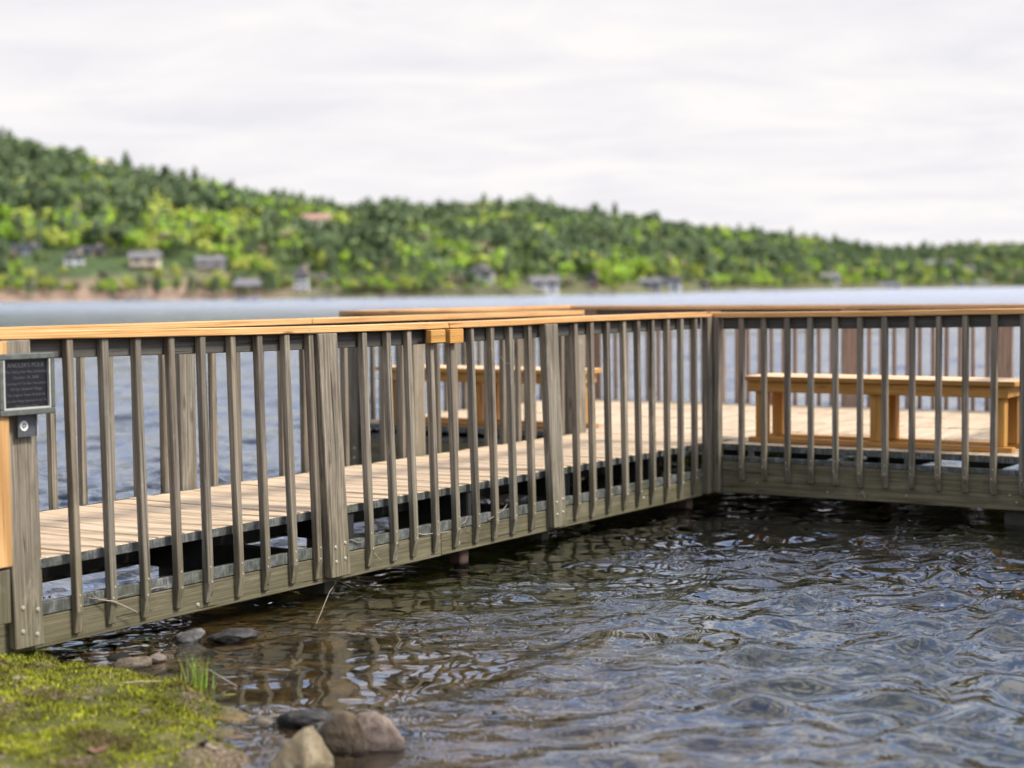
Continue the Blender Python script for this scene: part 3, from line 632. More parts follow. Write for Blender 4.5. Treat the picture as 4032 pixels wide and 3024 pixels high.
def rock(name, px_, py_, size, mat, label, seed, sink=0.3, rz=0.0, rough=0.22, tilt=(0, 0), zref=WL):
    me = rock_me(name, size[0], size[1], size[2], seed, rough=rough); me.materials.append(mat)
    o = bpy.data.objects.new(name, me); COL.objects.link(o); p = at(px_, py_, zref); o.location = (p.x, p.y+size[1]*.6, zref+size[2]*(1-2*sink)); o.rotation_euler = (tilt[0], tilt[1], rz)
    return tag(o, label, 'rock', 'rocks lying along the waterline')
def hull_rock(px_, py_, pts, mat, label, seed, amp=0.010):
    bm = bmesh.new(); [bm.verts.new(p) for p in pts]; bmesh.ops.convex_hull(bm, input=bm.verts)
    bmesh.ops.delete(bm, geom=[v for v in bm.verts if not v.link_faces], context='VERTS')
    bmesh.ops.remove_doubles(bm, verts=bm.verts, dist=.01); bmesh.ops.bevel(bm, geom=list(bm.edges), offset=0.012, segments=2, profile=0.6, affect='EDGES', clamp_overlap=True)
    for _ in range(4):
        es = [e for e in bm.edges if e.calc_length() > 0.012]
        if not es: break
        bmesh.ops.subdivide_edges(bm, edges=es, cuts=1, use_grid_fill=True); bmesh.ops.triangulate(bm, faces=[f for f in bm.faces if len(f.verts) > 3])
    bmesh.ops.smooth_vert(bm, verts=bm.verts, factor=.5, use_axis_x=True, use_axis_y=True, use_axis_z=True)
    bm.normal_update(); o3 = Vector((seed, seed*.7, 3))
    for v in bm.verts: v.co += v.normal*(amp*mnoise.noise(v.co*9+o3)+amp*.5*mnoise.noise(v.co*28+o3)+amp*.25*mnoise.noise(v.co*80+o3))
    for f in bm.faces: f.smooth = True
    me = bpy.data.meshes.new('rock'); bm.to_mesh(me); bm.free(); me.materials.append(mat); o = bpy.data.objects.new('rock', me); COL.objects.link(o); o.location = at(px_, py_, WL); return tag(o, label, 'rock', 'rocks lying along the waterline')
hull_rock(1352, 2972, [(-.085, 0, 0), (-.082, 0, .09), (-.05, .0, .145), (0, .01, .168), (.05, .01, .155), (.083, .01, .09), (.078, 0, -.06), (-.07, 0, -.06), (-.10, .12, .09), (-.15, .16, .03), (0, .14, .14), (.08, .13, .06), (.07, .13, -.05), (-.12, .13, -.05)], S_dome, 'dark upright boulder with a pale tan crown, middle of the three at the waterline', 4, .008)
hull_rock(1500, 2952, [(-.10, .03, .13), (-.05, .03, .15), (.02, .03, .125), (.085, .0, .045), (.10, .03, -.05), (.07, -.01, -.05), (-.09, -.01, -.05), (-.08, .13, .10), (.03, .14, .08), (.09, .12, -.04), (-.08, .13, -.04)], S_pink, 'pinkish sloping rock right of the dark upright boulder', 9)
hull_rock(1190, 3045, [(-.16, -.03, -.03), (-.135, .0, .015), (-.06, .02, .09), (.0, .03, .168), (.035, .03, .172), (.075, .01, .11), (.115, -.02, .035), (.12, 0, -.05), (-.15, .10, -.04), (-.12, .12, .02), (.03, .15, .12), (.10, .12, .02), (.02, -.06, .06), (0, -.09, -.04)], S_tan2, 'tan wedge shaped rock at the bottom edge, left of the dark upright boulder', 15)
rock('rock', 1185, 2868, (0.14, 0.10, 0.05), S_dark, 'flat dark slab breaking the water behind the three boulders', 21, 0.35, 0.1, 0.3)
rock('rock', 745, 2528, (0.10, 0.06, 0.042), S_grey, 'jagged pale ridge of rock in the shallows beside the railing', 31, 0.35, 0.7, 0.45, (0.3, -0.4))
rock('rock', 915, 2532, (0.125, 0.09, 0.045), S_dark, 'dark rough rock in the shallows right of the jagged pale one', 37, 0.3, 0.2, 0.3)
rock('rock', 515, 2632, (0.10, 0.045, 0.045), S_tan, 'long low tan stone at the edge of the moss', 45, 0.3, 0.1, 0.2)
rock('rock', 615, 2612, (0.05, 0.04, 0.03), S_pink, 'reddish stone between the long tan stone and the grass tuft', 47, 0.3, 0.5, 0.2)
rock('rock', 403, 2632, (0.022, 0.018, 0.014), S_tan, 'small cream pebble left of the long tan stone', 49, 0.2, 0, 0.1, zref=WL+0.03)
rock('rock', 20, 2592, (0.055, 0.05, 0.045), S_tan, 'tan stone under the end post at the left edge', 52, 0.3, 0, 0.2, zref=WL+0.02)
# countless small stones under the shallows and on the bank
def gravel(name, n, fx, size, mats):
    base = []
    for k in range(6):
        bm = bmesh.new(); bmesh.ops.create_icosphere(bm, subdivisions=2, radius=1)
        for v in bm.verts: v.co *= 1+0.35*mnoise.noise(v.co*1.3+Vector((k*7, 1, 2)))
        base.append((np.array([v.co for v in bm.verts]), np.array([[v.index for v in f.verts] for f in bm.faces]))); bm.free()
    Vs, Fs, Ms = [], [], []; c = 0
    for i in range(n):
        p = fx()
        if p is None: continue
        v, f = base[i % 6]; s = random.uniform(*size)*random.choice((.6, 1, 1, 1.5)); an = random.random()*6.28
        q = v*np.array([s*random.uniform(.8, 1.5), s, s*random.uniform(.35, .7)]); ca, sa = math.cos(an), math.sin(an)
        q = np.stack([q[:, 0]*ca-q[:, 1]*sa, q[:, 0]*sa+q[:, 1]*ca, q[:, 2]], -1)+np.array(p)
        Vs.append(q); Fs.append(f+c); Ms.append(np.full(len(f), random.randrange(len(mats)))); c += len(v)
    o = mesh_np(name, np.concatenate(Vs), np.concatenate(Fs), mats, smooth=True, mi=np.concatenate(Ms)); return tag(o, kind='stuff')
def under():
    x = random.uniform(-2.4, 2.0); y = random.uniform(5.4, 10.5); d = float(sdf(x, y))
    if d > -0.02 or d < -2.6: return None
    return (x, y, float(bank_h(x, y)))
gr = gravel('gravel', 420, under, (0.015, 0.055), [S_tan, S_pink, S_grey, S_dark, S_tan]); gr['label'] = 'stones on the lake bed under the shallows'; gr['category'] = 'gravel'
def onbank():
    x = random.uniform(-3.2, -0.9); y = random.uniform(5.3, 8.3); d = float(sdf(x, y))
    if x < -99 or d < 0.01 or (mnoise.noise(Vector((x*1.7, y*1.7, 3))) < 0.0 and random.random() < .85): return None
    return (x, y, float(bank_h(x, y)))
g2 = gravel('pebbles', 420, onbank, (0.005, 0.014), [S_tan, S_tan, S_pink]); g2['label'] = 'pale pebbles scattered in the mossy bank'; g2['category'] = 'pebbles'

# ------------------------------------------------------------------ moss, grass, twigs
def leafmat(name, a, b, tr=0.25, rough=0.7):
    t = NT(name); r = t.attr('rnd').outputs['Fac']; t.col(t.mix(r, a, b)); t.rough(rough)
    t.p.inputs['Specular IOR Level'].default_value = 0.15
    return t.m
def moss_mat():
    t = NT('moss and short grass'); r = t.attr('rnd').outputs['Fac']
    t.col(t.ramp(r, [(0.0, (0.10, 0.065, 0.03)), (0.22, (0.09, 0.085, 0.012)), (0.5, (0.21, 0.225, 0.014)), (1.0, (0.40, 0.40, 0.03))])); t.rough(.8); t.p.inputs['Specular IOR Level'].default_value = 0.1; return t.m
M_moss = moss_mat()
def moss():
    n = 130000; x = RS.uniform(-3.6, -0.8, n); y = RS.uniform(5.2, 8.6, n); d = sdf(x, y)
    q = vnoise(x, y, 0.55, seed=4)*.6+vnoise(x, y, 0.2, seed=8)*.45
    k = (d > -0.01) & (q > -0.38+RS.uniform(-.3, .3, n)) & ~((x > -1.22) & (y < 6.95) & (d < 0.24) & (RS.rand(n) < .85))
    x, y, q = x[k], y[k], q[k]; n = len(x); z = bank_h(x, y)-0.004
    tall = vnoise(x, y, 0.35, seed=12); h = (0.008+0.010*RS.rand(n)+0.016*np.clip(tall, 0, 1)*RS.rand(n))
    edge = np.clip(1-np.abs(sdf(x, y)-0.08)/0.09, 0, 1)*(y > 7.2); h = h+0.03*edge*RS.rand(n)
    an = RS.rand(n)*6.283; wd = 0.0028+0.0035*RS.rand(n); ln = RS.normal(0, 0.6, (n, 2))*h[:, None]
    dx, dy = np.cos(an)*wd, np.sin(an)*wd
    V = np.stack([np.stack([x-dx, y-dy, z], -1), np.stack([x+dx, y+dy, z], -1), np.stack([x+ln[:, 0], y+ln[:, 1], z+h], -1)], 1).reshape(-1, 3)
    F = np.arange(3*n).reshape(n, 3); col = np.clip(0.42+0.30*vnoise(x, y, 0.45, seed=6)+0.12*vnoise(x, y, 0.15, seed=3)+RS.normal(0, .18, n), 0, 1)
    return mesh_np('moss', V, F, M_moss, attrs={'rnd': col})
tag(moss(), 'short yellow green moss and grass covering the bank', 'moss', kind='stuff')
def blades(name, base, n, spread, h, mat, label, cat, lean=0.25):
    V, Fq, R = [], [], []; c = 0
    for i in range(n):
        bx_, by_ = base[0]+random.gauss(0, spread), base[1]+random.gauss(0, spread*.6); bz = float(bank_h(bx_, by_))-.005
        hh_ = h*random.uniform(.45, 1.0); a_ = random.random()*6.28; l_ = random.uniform(0, lean)*hh_; w_ = 0.0022; wa = random.random()*6.28; r = random.random()
        for k in range(5):
            t_ = k/4; ww = w_*(1-t_*.85); cx0, cy0 = bx_+math.cos(a_)*l_*t_*t_, by_+math.sin(a_)*l_*t_*t_
            V += [(cx0-math.cos(wa)*ww, cy0-math.sin(wa)*ww, bz+hh_*t_), (cx0+math.cos(wa)*ww, cy0+math.sin(wa)*ww, bz+hh_*t_)]
            if k: Fq.append((c+2*k-2, c+2*k-1, c+2*k+1, c+2*k)); R.append(r)
        c += 10
    return tag(mesh_np(name, np.array(V), np.array(Fq), mat, attrs={'rnd': np.array(R)}), label, cat)
M_blade = leafmat('grass blades', (0.07, 0.16, 0.012), (0.34, 0.42, 0.08))
pT = at(778, 2690, WL+0.03); blades('grass_tuft', (pT.x, pT.y), 70, 0.034, 0.165, M_blade, 'tuft of tall thin green grass blades at the waterline', 'grass tuft', 0.35)
pT = at(690, 2690, WL+.03); blades('grass_tuft', (pT.x, pT.y), 30, 0.03, 0.08, M_blade, 'short clump of grass just left of the tall tuft', 'grass tuft', 0.5)
pT = at(115, 2600, WL+.03); blades('grass_tuft', (pT.x, pT.y), 26, 0.05, 0.10, M_blade, 'sparse dark grass in the shade under the end post', 'grass tuft', 0.3)

def twig(pts, r, label, mat=M_twig, cat='twig', name='twig', branches=()):
    m = MB(); n = len(pts); m.tube(pts, [r*(1-.6*i/(n-1)) for i in range(n)], 5)
    for b in branches: m.tube(b, [r*.6*(1-.6*i/(len(b)-1)) for i in range(len(b))], 4)
    return tag(m.build(name, mat, None, smooth=True), label, cat)
def pp(x, y, X):   # pixel onto the plane X = const of the pier frame
    d = ray(x, y); n_ = Vector((math.cos(A), -math.sin(A), 0)); P0 = W2(X, 0); t = n_.dot(P0)/n_.dot(d); return Vector((d.x*t, d.y*t, CAMZ+d.z*t))
def pf(x, y, Y):
    d = ray(x, y); n_ = Vector((math.sin(A), math.cos(A), 0)); P0 = W2(0, Y); t = n_.dot(P0)/n_.dot(d); return Vector((d.x*t, d.y*t, CAMZ+d.z*t))
c2 = lambda x, y: (x/2.212, 1900+y/2.212)
twig([pp(*c2(1200, 1135), .05), pp(*c2(1090, 1080), .05), pp(*c2(990, 1035), .05), pp(*c2(860, 1020), .02), pp(*c2(810, 985), .02), pp(*c2(780, 935), .02)], 0.0045,
     'forked dry twig caught on the lower beam between the second and third pickets', branches=[[pp(*c2(860, 1020), .02), pp(*c2(1000, 1005), .012), pp(*c2(1160, 965), .012)], [pp(*c2(850, 1010), .02), pp(*c2(760, 1003), .02)]])
twig([pp(*c2(1285, 950), .012), pp(*c2(1340, 920), .012), pp(*c2(1400, 910), .012), pp(*c2(1450, 905), .012)], 0.004, 'short pale twig on the steel channel before the fourth picket')
c7 = lambda x, y: (1000+x/2.212, 1800+y/2.212)
twig([pp(*c7(1800, 590), .012), pp(*c7(1840, 560), .012), pp(*c7(1860, 515), .012)], 0.004, 'forked twig hanging on the beam near the rusty pile', branches=[[pp(*c7(1830, 590), .012), pp(*c7(1860, 640), .012), pp(*c7(1920, 672), .012)]])
twig([pp(*c7(2045, 545), .02), pp(*c7(2130, 490), .02), pp(*c7(2170, 460), .02), pp(*c7(2205, 410), .02)], 0.004, 'bare twig sticking up through the gap above the beam', branches=[[pp(*c7(2150, 475), .02), pp(*c7(2130, 455), .02)]])
twig([pp(*c7(1430, 665), .012), pp(*c7(1480, 675), .012), pp(*c7(1620, 655), .012), pp(*c7(1700, 645), .012)], 0.0035, 'thin pale straw lying along the steel channel', M_straw)
twig([pp(*c7(1035, 820), .02), pp(*c7(1075, 870), .03), pp(*c7(1118, 908), .04)], 0.004, 'broken pale stick leaning on the beam right of the bolted post')
twig([pp(*c7(840, 718), .012), pp(*c7(900, 742), .012), pp(*c7(945, 742), .012)], 0.004, 'short twig on the channel just right of the bolted post')
p1, p2, p3 = at(1389, 2313, WL+.01), at(1330, 2284, WL+.05), at(1240, 2470, WL+.005)
twig([p1, p2, p2.lerp(p3, .4)+Vector((0, 0, .03)), p3, p3+Vector((-.02, -.05, -.08))], 0.003, 'thin bent reed stalk standing in the water below the bolted post', cat='reed', name='reed')
p = at(3472, 2915, WL); twig([p+Vector((0, 0, -.1)), p, p+Vector((-.004, .01, .03)), p+Vector((-.018, 0, .062)), p+Vector((-.024, 0, .078))], 0.0022, 'lone thin dark stick poking out of the open water at lower right', simple('dark stick', (.03, .025, .02), .8), 'stick', 'stick')
p = at(3300+2, 2008, WL); twig([pf(3373, 1950, -.05), pf(3398, 1935, -.05), pf(3405, 1955, -.05), pf(3411, 1966, -.04)], 0.003, 'wisp of dry grass on the broad beam of the right wing', M_straw)
c4 = lambda x, y: (1800+x/2.212, 1150+y/2.212)
twig([pp(*c4(290, 485), .06), pp(*c4(350, 535), .06), pp(*c4(390, 575), .06), pp(*c4(415, 618), .07), pp(*c4(462, 620), .07)], 0.0016, 'thin curved straw strand caught high on the near pickets', M_straw)
pa, pb_, pc = at(825, 2640, WL+.05), at(880, 2672, WL+.035), at(942, 2708, WL)
twig([pa, pb_, pc], 0.005, 'dead stick reaching from the grass tuft into the water')
pa, pb_, pc = at(290, 2713, WL+.10), at(450, 2690, WL+.1), at(640, 2680, WL+.08)
twig([at(290, 2712, WL+.118), at(400, 2700, WL+.120), at(470, 2690, WL+.122), at(560, 2683, WL+.115), at(640, 2682, WL+.10)], 0.006, 'pale root lying across the mossy bank', M_twig, 'root', 'root')
def leaf(pos, s, rz, label, mat):
    m = MB(); out = []
    n = 14
    for i in range(n):
        a_ = 2*math.pi*i/n; r = s*(0.75+0.35*math.cos(3*a_)*random.uniform(.6, 1)); out.append((r*math.cos(a_)*1.3, r*math.sin(a_)*.8, 0.35*s*math.sin(2*a_+1)*.8+0.25*s))
    for i in range(n):
        j = (i+1) % n; m.poly([(0, 0, 0), out[i], out[j]], [(0, 0, 0)]*3); 
    for i in range(n):
        j = (i+1) % n; m.poly([(0, 0, -.0012), tuple(Vector(out[j])-Vector((0, 0, .0012))), tuple(Vector(out[i])-Vector((0, 0, .0012)))], [(0, 0, 0)]*3); m.poly([out[i], tuple(Vector(out[i])-Vector((0, 0, .0012))), tuple(Vector(out[j])-Vector((0, 0, .0012))), out[j]], [(0, 0, 0)]*4)
    o = m.build('dead_leaf', mat, None, smooth=True, loc=pos); o.rotation_euler = (0.15, 0.1, rz); return tag(o, label, 'leaf', 'dead leaves on the bank')
p = at(378, 2955, 0.20)
def onground(px_, py_, lift=0.008):
    z = 0.1
    for _ in range(12): p = at(px_, py_, z); z = float(bank_h(p.x, p.y))+lift
    return Vector((p.x, p.y, z))
leaf(onground(378, 2955), 0.032, 0.3, 'curled brown dead leaf on the moss at the bottom left', simple('dead leaf', (0.17, 0.085, 0.055), .8))
leaf(onground(800, 2930), 0.026, 1.3, 'nearly black dead leaf on the bare soil by the water', simple('black leaf', (0.02, 0.013, 0.010), .8))

# ------------------------------------------------------------------ far hills
HX = np.array([-9000, -3000, 0, 1000, 2016, 2600, 3312, 4032, 7000, 12000.])
HR0 = np.array([300, 340, 395, 405, 440, 560, 950, 1230, 1400, 1500.])
HR1 = HR0+np.array([380, 380, 380, 360, 360, 400, 420, 330, 300, 300.])
RX = np.array([-9000, -3000, -600, 0, 183, 427, 610, 915, 1220, 1427, 1616, 1933, 2091, 2249, 2566, 2700, 2924, 3182, 3377, 3506, 3571, 3830, 4032, 5500, 8000, 12000.])
RY = np.array([560, 480, 500, 532, 566, 627, 667, 728, 783, 801, 795, 776, 779, 804, 839, 871, 886, 918, 950, 973, 960, 944, 944, 960, 1000, 1030.])
TREE_H = 6.5
def px_of(x, y): return 2016+FPX*x/np.maximum(y, 1.0)
def yh(px_): return 1139.5-(px_-2016)*math.tan(ROLL)
def hill_params(px_):
    r0 = np.interp(px_, HX, HR0); r1 = np.interp(px_, HX, HR1); ry = np.interp(px_, RX, RY)
    zr = r1*(yh(px_)-ry)/FPX+CAMZ-np.interp(px_, [0, 800, 1800], [9.0, 9.0, 11.0]); return r0, r1, zr
def hill_h(px_, Y):     # Y = forward distance
    r0, r1, zr = hill_params(px_); s = (Y-r0)/(r1-r0); s_ = np.clip(s, 0, 1)
    k = 1.6+ (zr-1.6)*(0.55*s_+0.45*np.sin(s_*math.pi/2)**2)
    z = k*np.clip((Y-r0)/10+0.0, 0, 1)**0.5+np.where(s < 0, np.maximum((Y-r0)*0.12, -8), 0)
    z = z-np.clip(s-1, 0, 3)**1.3*zr*0.55
    X = (px_-2016)/FPX*Y
    z = z+np.where(s > 0, 1, 0)*(2.0*vnoise(X, Y, 90, seed=3)+0.8*vnoise(X, Y, 30, seed=6))*np.clip(s_*6, 0, 1)*np.clip((1-s)*5+.3, .3, 1)
    return z
pxs = np.arange(-7000, 11000, 45.0); ss = np.concatenate([np.linspace(-0.15, 0.2, 22), np.linspace(0.22, 1.1, 46), np.linspace(1.2, 4.2, 16)])
PXg, SSg = np.meshgrid(pxs, ss); r0g, r1g, _ = hill_params(PXg); Yg = r0g+SSg*(r1g-r0g); Zg = hill_h(PXg, Yg); Xg = (PXg-2016)/FPX*Yg
V = np.stack([Xg, Yg, Zg], -1).reshape(-1, 3); i = np.arange(PXg.size).reshape(PXg.shape)
F = np.stack([i[:-1, :-1], i[:-1, 1:], i[1:, 1:], i[1:, :-1]], -1).reshape(-1, 4)
def hill_mat():
    t = NT('wooded hillside ground'); g = t.n('ShaderNodeNewGeometry'); P = g.outputs['Position']; s = t.n('ShaderNodeSeparateXYZ'); t.l(P, s.inputs[0])
    a = t.noise(P, 0.05, 6, .65); b = t.noise(P, 0.25, 5, .7)
    grn = t.ramp(b, [(0.35, (0.018, 0.030, 0.012)), (0.55, (0.055, 0.085, 0.020)), (0.72, (0.15, 0.20, 0.035))])
    soil = t.ramp(b, [(0.3, (0.13, 0.085, 0.05)), (0.55, (0.30, 0.20, 0.13)), (0.75, (0.42, 0.32, 0.23))])
    f = t.rng(t.math('ADD', s.outputs[2], t.math('MULTIPLY', a, 9.0)), 7.0, 12.0, 1.0, 0.0)
    f = t.math('MULTIPLY', f, t.rng(s.outputs[0], -75.0, -45.0, 1.0, 0.25))
    t.col(t.mix(f, grn, soil)); t.rough(0.95); return t.m
tag(mesh_np('hills', V, F, hill_mat(), smooth=True), kind='structure')
def hpos(px_, py_):      # walk a ray onto the hillside
    d = ray(px_, py_); t = 250.0
    while t < 2600:
        x, y, z = d.x*t, d.y*t, CAMZ+d.z*t
        if z <= float(hill_h(np.float64(px_of(x, y)), np.float64(y))): break
        t += 2.0
    return Vector((x, y, float(hill_h(np.float64(px_of(x, y)), np.float64(y)))))

# houses: px (left, right), base y, wall height factor, colours
def flat(name, c, rough=0.8): return simple(name, c, rough, 0, 2.0, 0.15, 0.05)
Wm = {'white': flat('white siding', (0.72, 0.71, 0.68)), 'cream': flat('cream stucco', (0.62, 0.55, 0.38)), 'grey': flat('grey siding', (0.33, 0.34, 0.37)), 'tan': flat('tan siding', (0.45, 0.34, 0.24)), 'red': flat('red brick', (0.24, 0.085, 0.06)), 'lilac': flat('pale grey siding', (0.52, 0.48, 0.52))}
Rm = {'dark': flat('dark shingles', (0.05, 0.05, 0.06)), 'red': flat('terracotta roof', (0.38, 0.22, 0.16)), 'grey': flat('grey shingles', (0.17, 0.16, 0.16)), 'orange': flat('orange roof', (0.55, 0.30, 0.10))}
M_glass = simple('dark window glass', (0.03, 0.035, 0.045), 0.15, 0, 3, .2, 0); M_trim = flat('white trim', (0.7, 0.7, 0.68))
houses = []
def house(px0, px1, ybase, hpx, wall, roof, label, storeys=1, gable='side', deck=False):
    p = hpos((px0+px1)/2, ybase); D = p.y; k = D/FPX; wd = (px1-px0)*k; ht = hpx*k; dp = wd*0.6 if wd < 16 else 9.0
    r = empty('house', (p.x, p.y, p.z-0.3), -math.atan2(p.x, p.y)*0.8+random.uniform(-.15, .15)); tag(r, label, 'house', 'houses on the far hillside'); houses.append((p.x, p.y, wd/2+3, ht, (px0+px1)/2))
    m = MB(); m.box((-wd/2, 0, -2.5), (wd/2, dp, ht*.68), 0); m.build('wall', Wm[wall], r)
    m = MB(); e = 0.6; h0, h1 = ht*.68, ht*1.02
    if gable == 'side':
        m.hexa([(-wd/2-e, -e, h0), (wd/2+e, -e, h0), (wd/2+e, dp+e, h0), (-wd/2-e, dp+e, h0), (-wd/2-e, dp/2-.1, h1), (wd/2+e, dp/2-.1, h1), (wd/2+e, dp/2+.1, h1), (-wd/2-e, dp/2+.1, h1)])
    else:
        m.hexa([(-wd/2-e, -e, h0), (wd/2+e, -e, h0), (wd/2+e, dp+e, h0), (-wd/2-e, dp+e, h0), (-.1, -e, h1+ht*.1), (.1, -e, h1+ht*.1), (.1, dp+e, h1+ht*.1), (-.1, dp+e, h1+ht*.1)])
    ro = m.build('roof', Rm[roof], r); m = MB(); m.box((wd*.22, dp*.45, h0+.5), (wd*.22+.9, dp*.45+.9, h1+.8), 2); m.build('chimney', Wm['tan'], ro)
    nw = max(2, int(wd/3.2))
    for st in range(storeys):
        z0 = ht*.68*(st+0.25)/storeys; z1 = ht*.68*(st+0.78)/storeys
        for i_ in range(nw):
            xc = -wd/2+wd*(i_+.5)/nw
            if st == 0 and i_ == nw//2:
                m = MB(); m.box((xc-.5, -.06, 0.1), (xc+.5, .02, z1), 2); m.build('door', M_glass, r); continue
            m = MB(); ww = min(1.1, wd/nw*.33); m.box((xc-ww, -.05, z0), (xc+ww, .02, z1), 0); wn = m.build('window', M_glass, r)
            m = MB(); m.box((xc-ww-.14, -.03, z0-.15), (xc+ww+.14, .015, z1+.15), 0); m.build('frame', M_trim, wn)
    if deck:
        m = MB(); m.box((-wd/2, -2.6, ht*.2), (wd/2, -.08, ht*.2+.25), 0)
        for i_ in range(4): xx = -wd/2+.3+i_*(wd-.6)/3; m.box((xx-.12, -2.5, -3), (xx+.12, -2.3, ht*.2-.01), 2)
        m.build('balcony', Wm['tan'], r)
    return r
house(50, 150, 1005, 46, 'grey', 'dark', 'grey house with a dark roof half hidden at the far left end of the shore')
house(255, 330, 1050, 62, 'white', 'grey', 'white house on the bare slope left of the dark roofed one', 2, 'front')
house(318, 410, 1010, 44, 'tan', 'dark', 'low house with a dark roof above the white one on the left slope')
house(512, 622, 1062, 74, 'cream', 'grey', 'large cream house above a bare red slope', 2, 'side', True)
house(775, 880, 1065, 58, 'grey', 'grey', 'grey house behind trees right of the large cream house', 2, 'side', True)
house(1160, 1212, 1150, 98, 'white', 'grey', 'tall narrow white house at the water with dark openings', 3, 'front')
house(1215, 1290, 1140, 60, 'tan', 'dark', 'dark roofed boat house right of the tall white house')
house(1195, 1300, 902, 62, 'cream', 'red', 'cream house with a terracotta roof high on the ridge', 1)
house(1403, 1452, 893, 44, 'grey', 'dark', 'small dark grey house below the ridge in the middle', 1, 'front')
house(1682, 1742, 892, 50, 'lilac', 'grey', 'pale grey house below the ridge, left one of the pair')
house(1815, 1895, 896, 50, 'lilac', 'dark', 'wider pale grey house below the ridge, right one of the pair', 1)
house(1822, 1940, 1120, 72, 'lilac', 'grey', 'grey house with a pale gable near the water in the middle', 2, 'front')
house(2095, 2200, 1150, 64, 'white', 'grey', 'bright white house at the water in the middle', 2)
house(2310, 2352, 1135, 60, 'red', 'dark', 'narrow red brick house at the water', 2, 'front')
house(2525, 2600, 1140, 44, 'grey', 'grey', 'grey house just left of the white shoreline house', 1)
house(2595, 2680, 1145, 54, 'white', 'dark', 'white shoreline house right of the grey one', 1)
house(2752, 2792, 1146, 34, 'white', 'dark', 'tiny white hut on the shore', 1, 'front')
house(3225, 3305, 1118, 44, 'lilac', 'grey', 'pale house behind trees on the right shore')
house(3462, 3545, 1138, 28, 'white', 'grey', 'long low pale boat house on the right shore')
house(3650, 3760, 1075, 52, 'cream', 'grey', 'cream house above the right shore', 2)
house(3800, 3836, 1082, 34, 'white', 'grey', 'small white house right of the cream one on the right shore')
house(3765, 3800, 1128, 20, 'white', 'dark', 'small white boat house on the right shore')
# cliff outcrop high on the left hill
p = hpos(410, 740); me = rock_me('cliff', 4.5, 4.5, 7.5, 77, 4, .35); me.materials.append(flat('pale cliff stone', (0.42, 0.38, 0.25)))
o = bpy.data.objects.new('rock_outcrop', me); COL.objects.link(o); o.location = (p.x, p.y-3, p.z+4); tag(o, 'pale rock outcrop among the trees high on the left hill', 'rock')
# stair and dock on the left shore
st = empty('shore_stair', hpos(400, 1100)); tag(st, 'dark wooden stair running down the bare slope to a small dock on the left shore', 'stair')
m = MB(); a_ = hpos(400, 1098)-st.location; b_ = hpos(487, 1178)-st.location; b_.z = max(b_.z, 1.0-st.location.z)
for i_ in range(18):
    c = a_.lerp(b_, i_/17); m.box((c.x-.7, c.y-1.8, c.z+0.9), (c.x+.7, c.y-.4, c.z+1.35), 0)
m.build('step', flat('dark stair wood', (.05, .035, .03)), st)
m = MB()
for i_ in range(0, 18, 4):
    c = a_.lerp(b_, i_/17); m.box((c.x-.08, c.y-1.9, c.z-1.5), (c.x+.08, c.y-1.75, c.z+2.3), 2)
m.build('stair_post', flat('dark stair post', (.05, .035, .03)), st)
def dock(px0, px1, py_, label, c=(0.34, 0.33, 0.32), roof=False):
    p = at((px0+px1)/2, py_, WL); k = p.y/FPX; wd = (px1-px0)*k; r = empty('boat_dock', (p.x, p.y, WL)); tag(r, label, 'boat dock', 'boat docks along the far shore')
    m = MB(); m.box((-wd/2, 0, .35), (wd/2, 6, .75), 0); m.build('dock_deck', flat('dock deck', c), r)
    for sx_ in (-1, 1):
        for yy in (.4, 5.5): m = MB(); m.box((sx_*(wd/2-.3)-.12, yy-.12, -1.5), (sx_*(wd/2-.3)+.12, yy+.12, .34 if not roof else 3.0), 2); m.build('dock_pile', flat('dock pile', (.12, .1, .09)), r)
    if roof:
        m = MB(); m.hexa([(-wd/2-.4, -.4, 3.0), (wd/2+.4, -.4, 3.0), (wd/2+.4, 6.4, 3.0), (-wd/2-.4, 6.4, 3.0), (-wd/2, 2.8, 4.4), (wd/2, 2.8, 4.4), (wd/2, 3.2, 4.4), (-wd/2, 3.2, 4.4)]); m.build('roof', Rm['grey'], r)
dock(490, 560, 1187, 'small grey dock at the foot of the dark stair'); dock(925, 1010, 1185, 'pale dock with a roof left of the tall white house', (.4, .38, .42), True)
dock(1215, 1300, 1183, 'dock in front of the dark roofed boat house'); dock(1490, 1600, 1177, 'reddish low dock on the middle left shore', (.3, .2, .18)); dock(2320, 2420, 1167, 'low dock by the red brick house')
dock(2900, 3000, 1151, 'low white dock right of the tiny hut', (.6, .6, .6)); dock(3060, 3110, 1149, 'short pale dock on the right shore', (.55, .5, .5)); dock(3840, 3900, 1133, 'white covered dock at the far right shore', (.6, .6, .62), True)
# buoy
p = at(2155, 1193, WL); bu = empty('buoy', (p.x, p.y, WL)); tag(bu, 'small white buoy floating on the lake behind the middle of the railing', 'buoy')
me = rock_me('float', .24, .24, .3, 5, 3, .02, 0); me.materials.append(M_white); o = bpy.data.objects.new('float', me); COL.objects.link(o); o.parent = bu; o.location = (0, 0, .12)
m = MB(); m.tube([(0, 0, .3), (0, 0, .6)], [.05, .04], 8); m.build('pole', M_white, bu)

